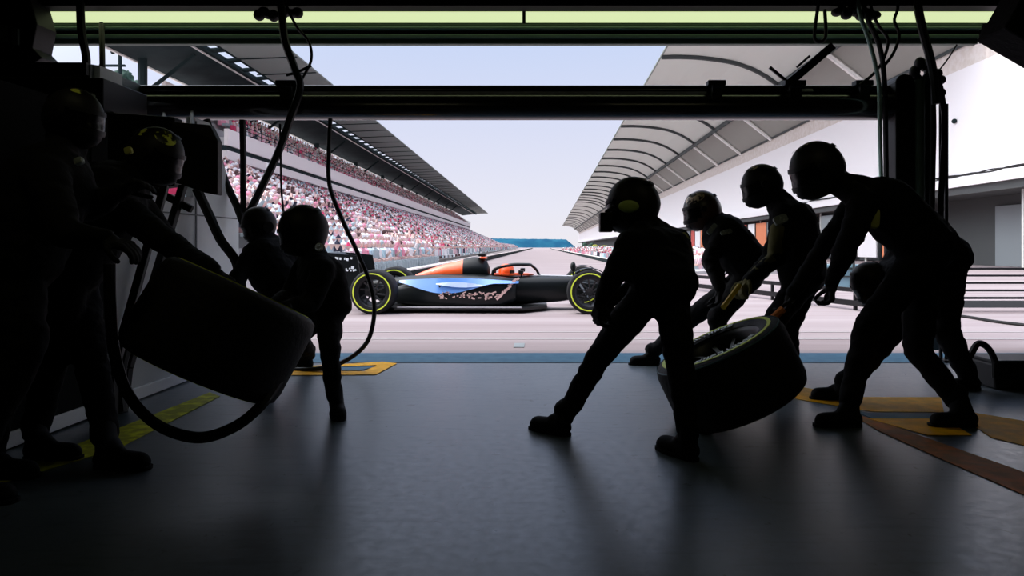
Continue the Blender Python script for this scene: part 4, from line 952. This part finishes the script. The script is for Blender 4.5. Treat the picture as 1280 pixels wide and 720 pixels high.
# P4
t4, J4, _ = person('tallest helmeted person bending forward beside the gantry post, arms reaching down', dict(
    head=(1022, 212, 4.15), neck=(1056, 232, 4.15), chest=(1104, 256, 4.15), pelvis=(1158, 304, 4.15), shL=(1080, 254, 3.95), shR=(1074, 248, 4.35),
    elL=(1054, 318, 3.86), wrL=(1040, 354, 3.92), elR=(1024, 318, 4.35), wrR=(990, 368, 4.22), hipL=(1146, 330, 4.07), hipR=(1156, 330, 4.22),
    knL=(1084, 412, 4.10), anL=(1062, 502, 4.02), knR=(1146, 436, 4.18), anR=(1196, 500, 4.05)),
    [(G(1078, 533), (-1, 0, 0), 0), (G(1222, 533), (-1, 0, 0), 0)], [((-.15, 0, -.9), (-.9, 0, -.1), .9), ((-.4, 0, -.9), (-.8, 0, 0), .8)],
    (-.88, -.1, -.42), up=(-.42, 0, 1), hs=1.17, graphics=[('helm_w', .2, .42, .5, 1.4)], seed=4, k=1.06, torso=.155, leg=1.08)
patch(t4, 'sleeve_patch', 'patch_y', W(1093, 272, 3.90), (0, -1, .2), (.032, .06), tilt=-.15)
b = MB(); b.lathe([(.022, -.008), (.034, 0), (.022, .008)], frame((0, 1, 0)), W(1037, 372, 3.92), 16, closed=True); b.build('clip_ring', M['black'], t4)
# P5
t5, J5, _ = person('crouched person mostly hidden behind the tallest worker, back leg by the low case', dict(
    head=(1088, 352, 5.05), neck=(1112, 336, 5.05), chest=(1148, 306, 5.05), pelvis=(1182, 322, 5.0), shL=(1124, 340, 4.88), shR=(1124, 330, 5.22),
    elL=(1116, 380, 4.85), wrL=(1096, 405, 4.8), elR=(1110, 380, 5.2), wrR=(1094, 405, 5.1), hipL=(1182, 350, 4.92), hipR=(1184, 348, 5.08),
    knL=(1112, 415, 4.72), anL=(1056, 484, 4.62), knR=(1182, 410, 4.9), anR=(1209, 468, 5.02)),
    [(G(1066, 500), (-1, .1, 0), -.0), (G(1226, 487), (-1, 0, 0), 0)], [((-.4, 0, -.9), (-.8, 0, 0), .8), ((-.4, 0, -.9), (-.8, 0, 0), .8)],
    (-.75, -.1, -.65), up=(-.7, 0, .7), hs=1.0, seed=5, k=1.16, torso=.15, leg=1.1)
# left group
t6, J6, _ = person('person with small wheel-shaped badge crouched at left, one leg beside the floor ring', dict(
    head=(380, 287, 4.35), neck=(396, 322, 4.33), chest=(402, 346, 4.3), pelvis=(408, 380, 4.3), shL=(404, 338, 4.12), shR=(385, 330, 4.48),
    elL=(390, 378, 4.02), wrL=(352, 386, 3.85), elR=(360, 370, 4.4), wrR=(335, 385, 4.1), hipL=(412, 392, 4.25), hipR=(398, 392, 4.4),
    knL=(412, 436, 4.02), anL=(418, 496, 4.16), knR=(365, 430, 4.45), anR=(335, 480, 4.7)),
    [(G(420, 514), (.35, -.9, 0), -.0), (G(345, 488), (-1, 0, 0), 0)], [((-.8, -.3, -.3), (0, -.3, -1), .8), ((-.8, -.3, -.3), (0, -.3, -1), .8)],
    (-.75, -.3, -.35), hs=1.08, headset=True, seed=6, k=1.0, torso=.13, leg=.86)
b = MB(); c = W(399, 309, 4.12)
b.lathe([(.020, -.004), (.026, 0), (.020, .004)], frame((0, 1, 0)), c, 16, closed=True)
for q in range(4): a = q*PI/4; b.rod(c+V((.02*math.cos(a), 0, .02*math.sin(a))), c-V((.02*math.cos(a), 0, .02*math.sin(a))), .006, .006)
b.build('badge', M['tyre_w'], t6)
t7, J7, _ = person('crouched person seen behind the left carried tyre, smaller dark head farther back', dict(
    head=(324, 280, 5.6), neck=(332, 300, 5.6), chest=(340, 325, 5.55), pelvis=(362, 368, 5.5), shL=(318, 316, 5.4), shR=(356, 312, 5.7),
    elL=(296, 350, 5.2), wrL=(302, 388, 4.9), elR=(372, 350, 5.6), wrR=(350, 380, 5.2), hipL=(358, 380, 5.4), hipR=(368, 380, 5.6),
    knL=(330, 420, 5.2), anL=(325, 450, 5.5), knR=(372, 415, 5.5), anR=(386, 443, 5.85)),
    [(G(330, 472), (-1, -.2, 0), 0), (G(392, 461), (-1, 0, 0), 0)], [((-.2, -.3, -.9), (0, -1, 0), .7), ((-.2, -.3, -.9), (0, -1, 0), .7)],
    (-.5, -.5, -.4), hs=.98, headset=True, seed=7, k=1.1, torso=.16)
t8, J8, _ = person('person in yellow-flecked round helmet bending right with arm stretched to left tyre', dict(
    head=(194, 194, 4.0), neck=(164, 220, 3.98), chest=(135, 248, 3.9), pelvis=(88, 322, 3.62), shL=(158, 236, 4.1), shR=(150, 258, 3.72),
    elL=(206, 300, 3.95), wrL=(262, 336, 3.62), elR=(212, 306, 3.5), wrR=(266, 340, 3.26), hipL=(90, 336, 3.72), hipR=(86, 340, 3.54),
    knL=(112, 440, 3.52), anL=(132, 545, 3.42), knR=(66, 440, 3.45), anR=(44, 540, 3.50)),
    [(G(118, 584), (.9, -.1, 0), 0), (G(30, 574), (1, 0, 0), 0)], [((.7, -.4, -.4), (0, -.3, -1), .7), ((.8, -.2, -.5), (0, .2, -1), .7)],
    (.85, -.1, -.4), up=(.4, 0, 1), hs=1.12, graphics=[('helm_y', .35, 1.0, -1.5, -.3), ('helm_y', .7, 1.1, -2.3, -1.8)], seed=8, k=1.15, torso=.17)
patch(t8, 'chest_patch', 'patch_y', W(160, 188, 3.72), (0, -1, .2), (.02, .02)); 
t9, J9, _ = person('tall person in dark helmet standing at far left below the grey cabinet', dict(
    head=(92, 148, 3.25), neck=(80, 190, 3.25), chest=(62, 228, 3.20), pelvis=(24, 320, 3.10), shL=(60, 212, 3.40), shR=(56, 218, 3.00),
    elL=(110, 262, 3.30), wrL=(150, 240, 3.25), elR=(80, 290, 2.85), wrR=(130, 300, 2.80), hipL=(20, 335, 3.20), hipR=(20, 338, 3.02),
    knL=(10, 440, 3.10), anL=(-15, 569, 3.10), knR=(30, 440, 2.90), anR=(-50, 597, 2.80)),
    [(G(-30, 597), (1, 0, 0), 0), (G(-66, 628), (1, 0, 0), 0)], [((.7, 0, .3), (0, -.3, -1), .6), ((.8, 0, -.2), (0, .2, -1), .6)],
    (.9, -.2, -.2), hs=.96, graphics=[('helm_y', .3, .6, -1.4, -.2)], seed=9, k=1.15, torso=.15)
patch(t9, 'sleeve_patch', 'patch_w', W(98, 201, 2.9), (0, -1, .2), (.018, .015))
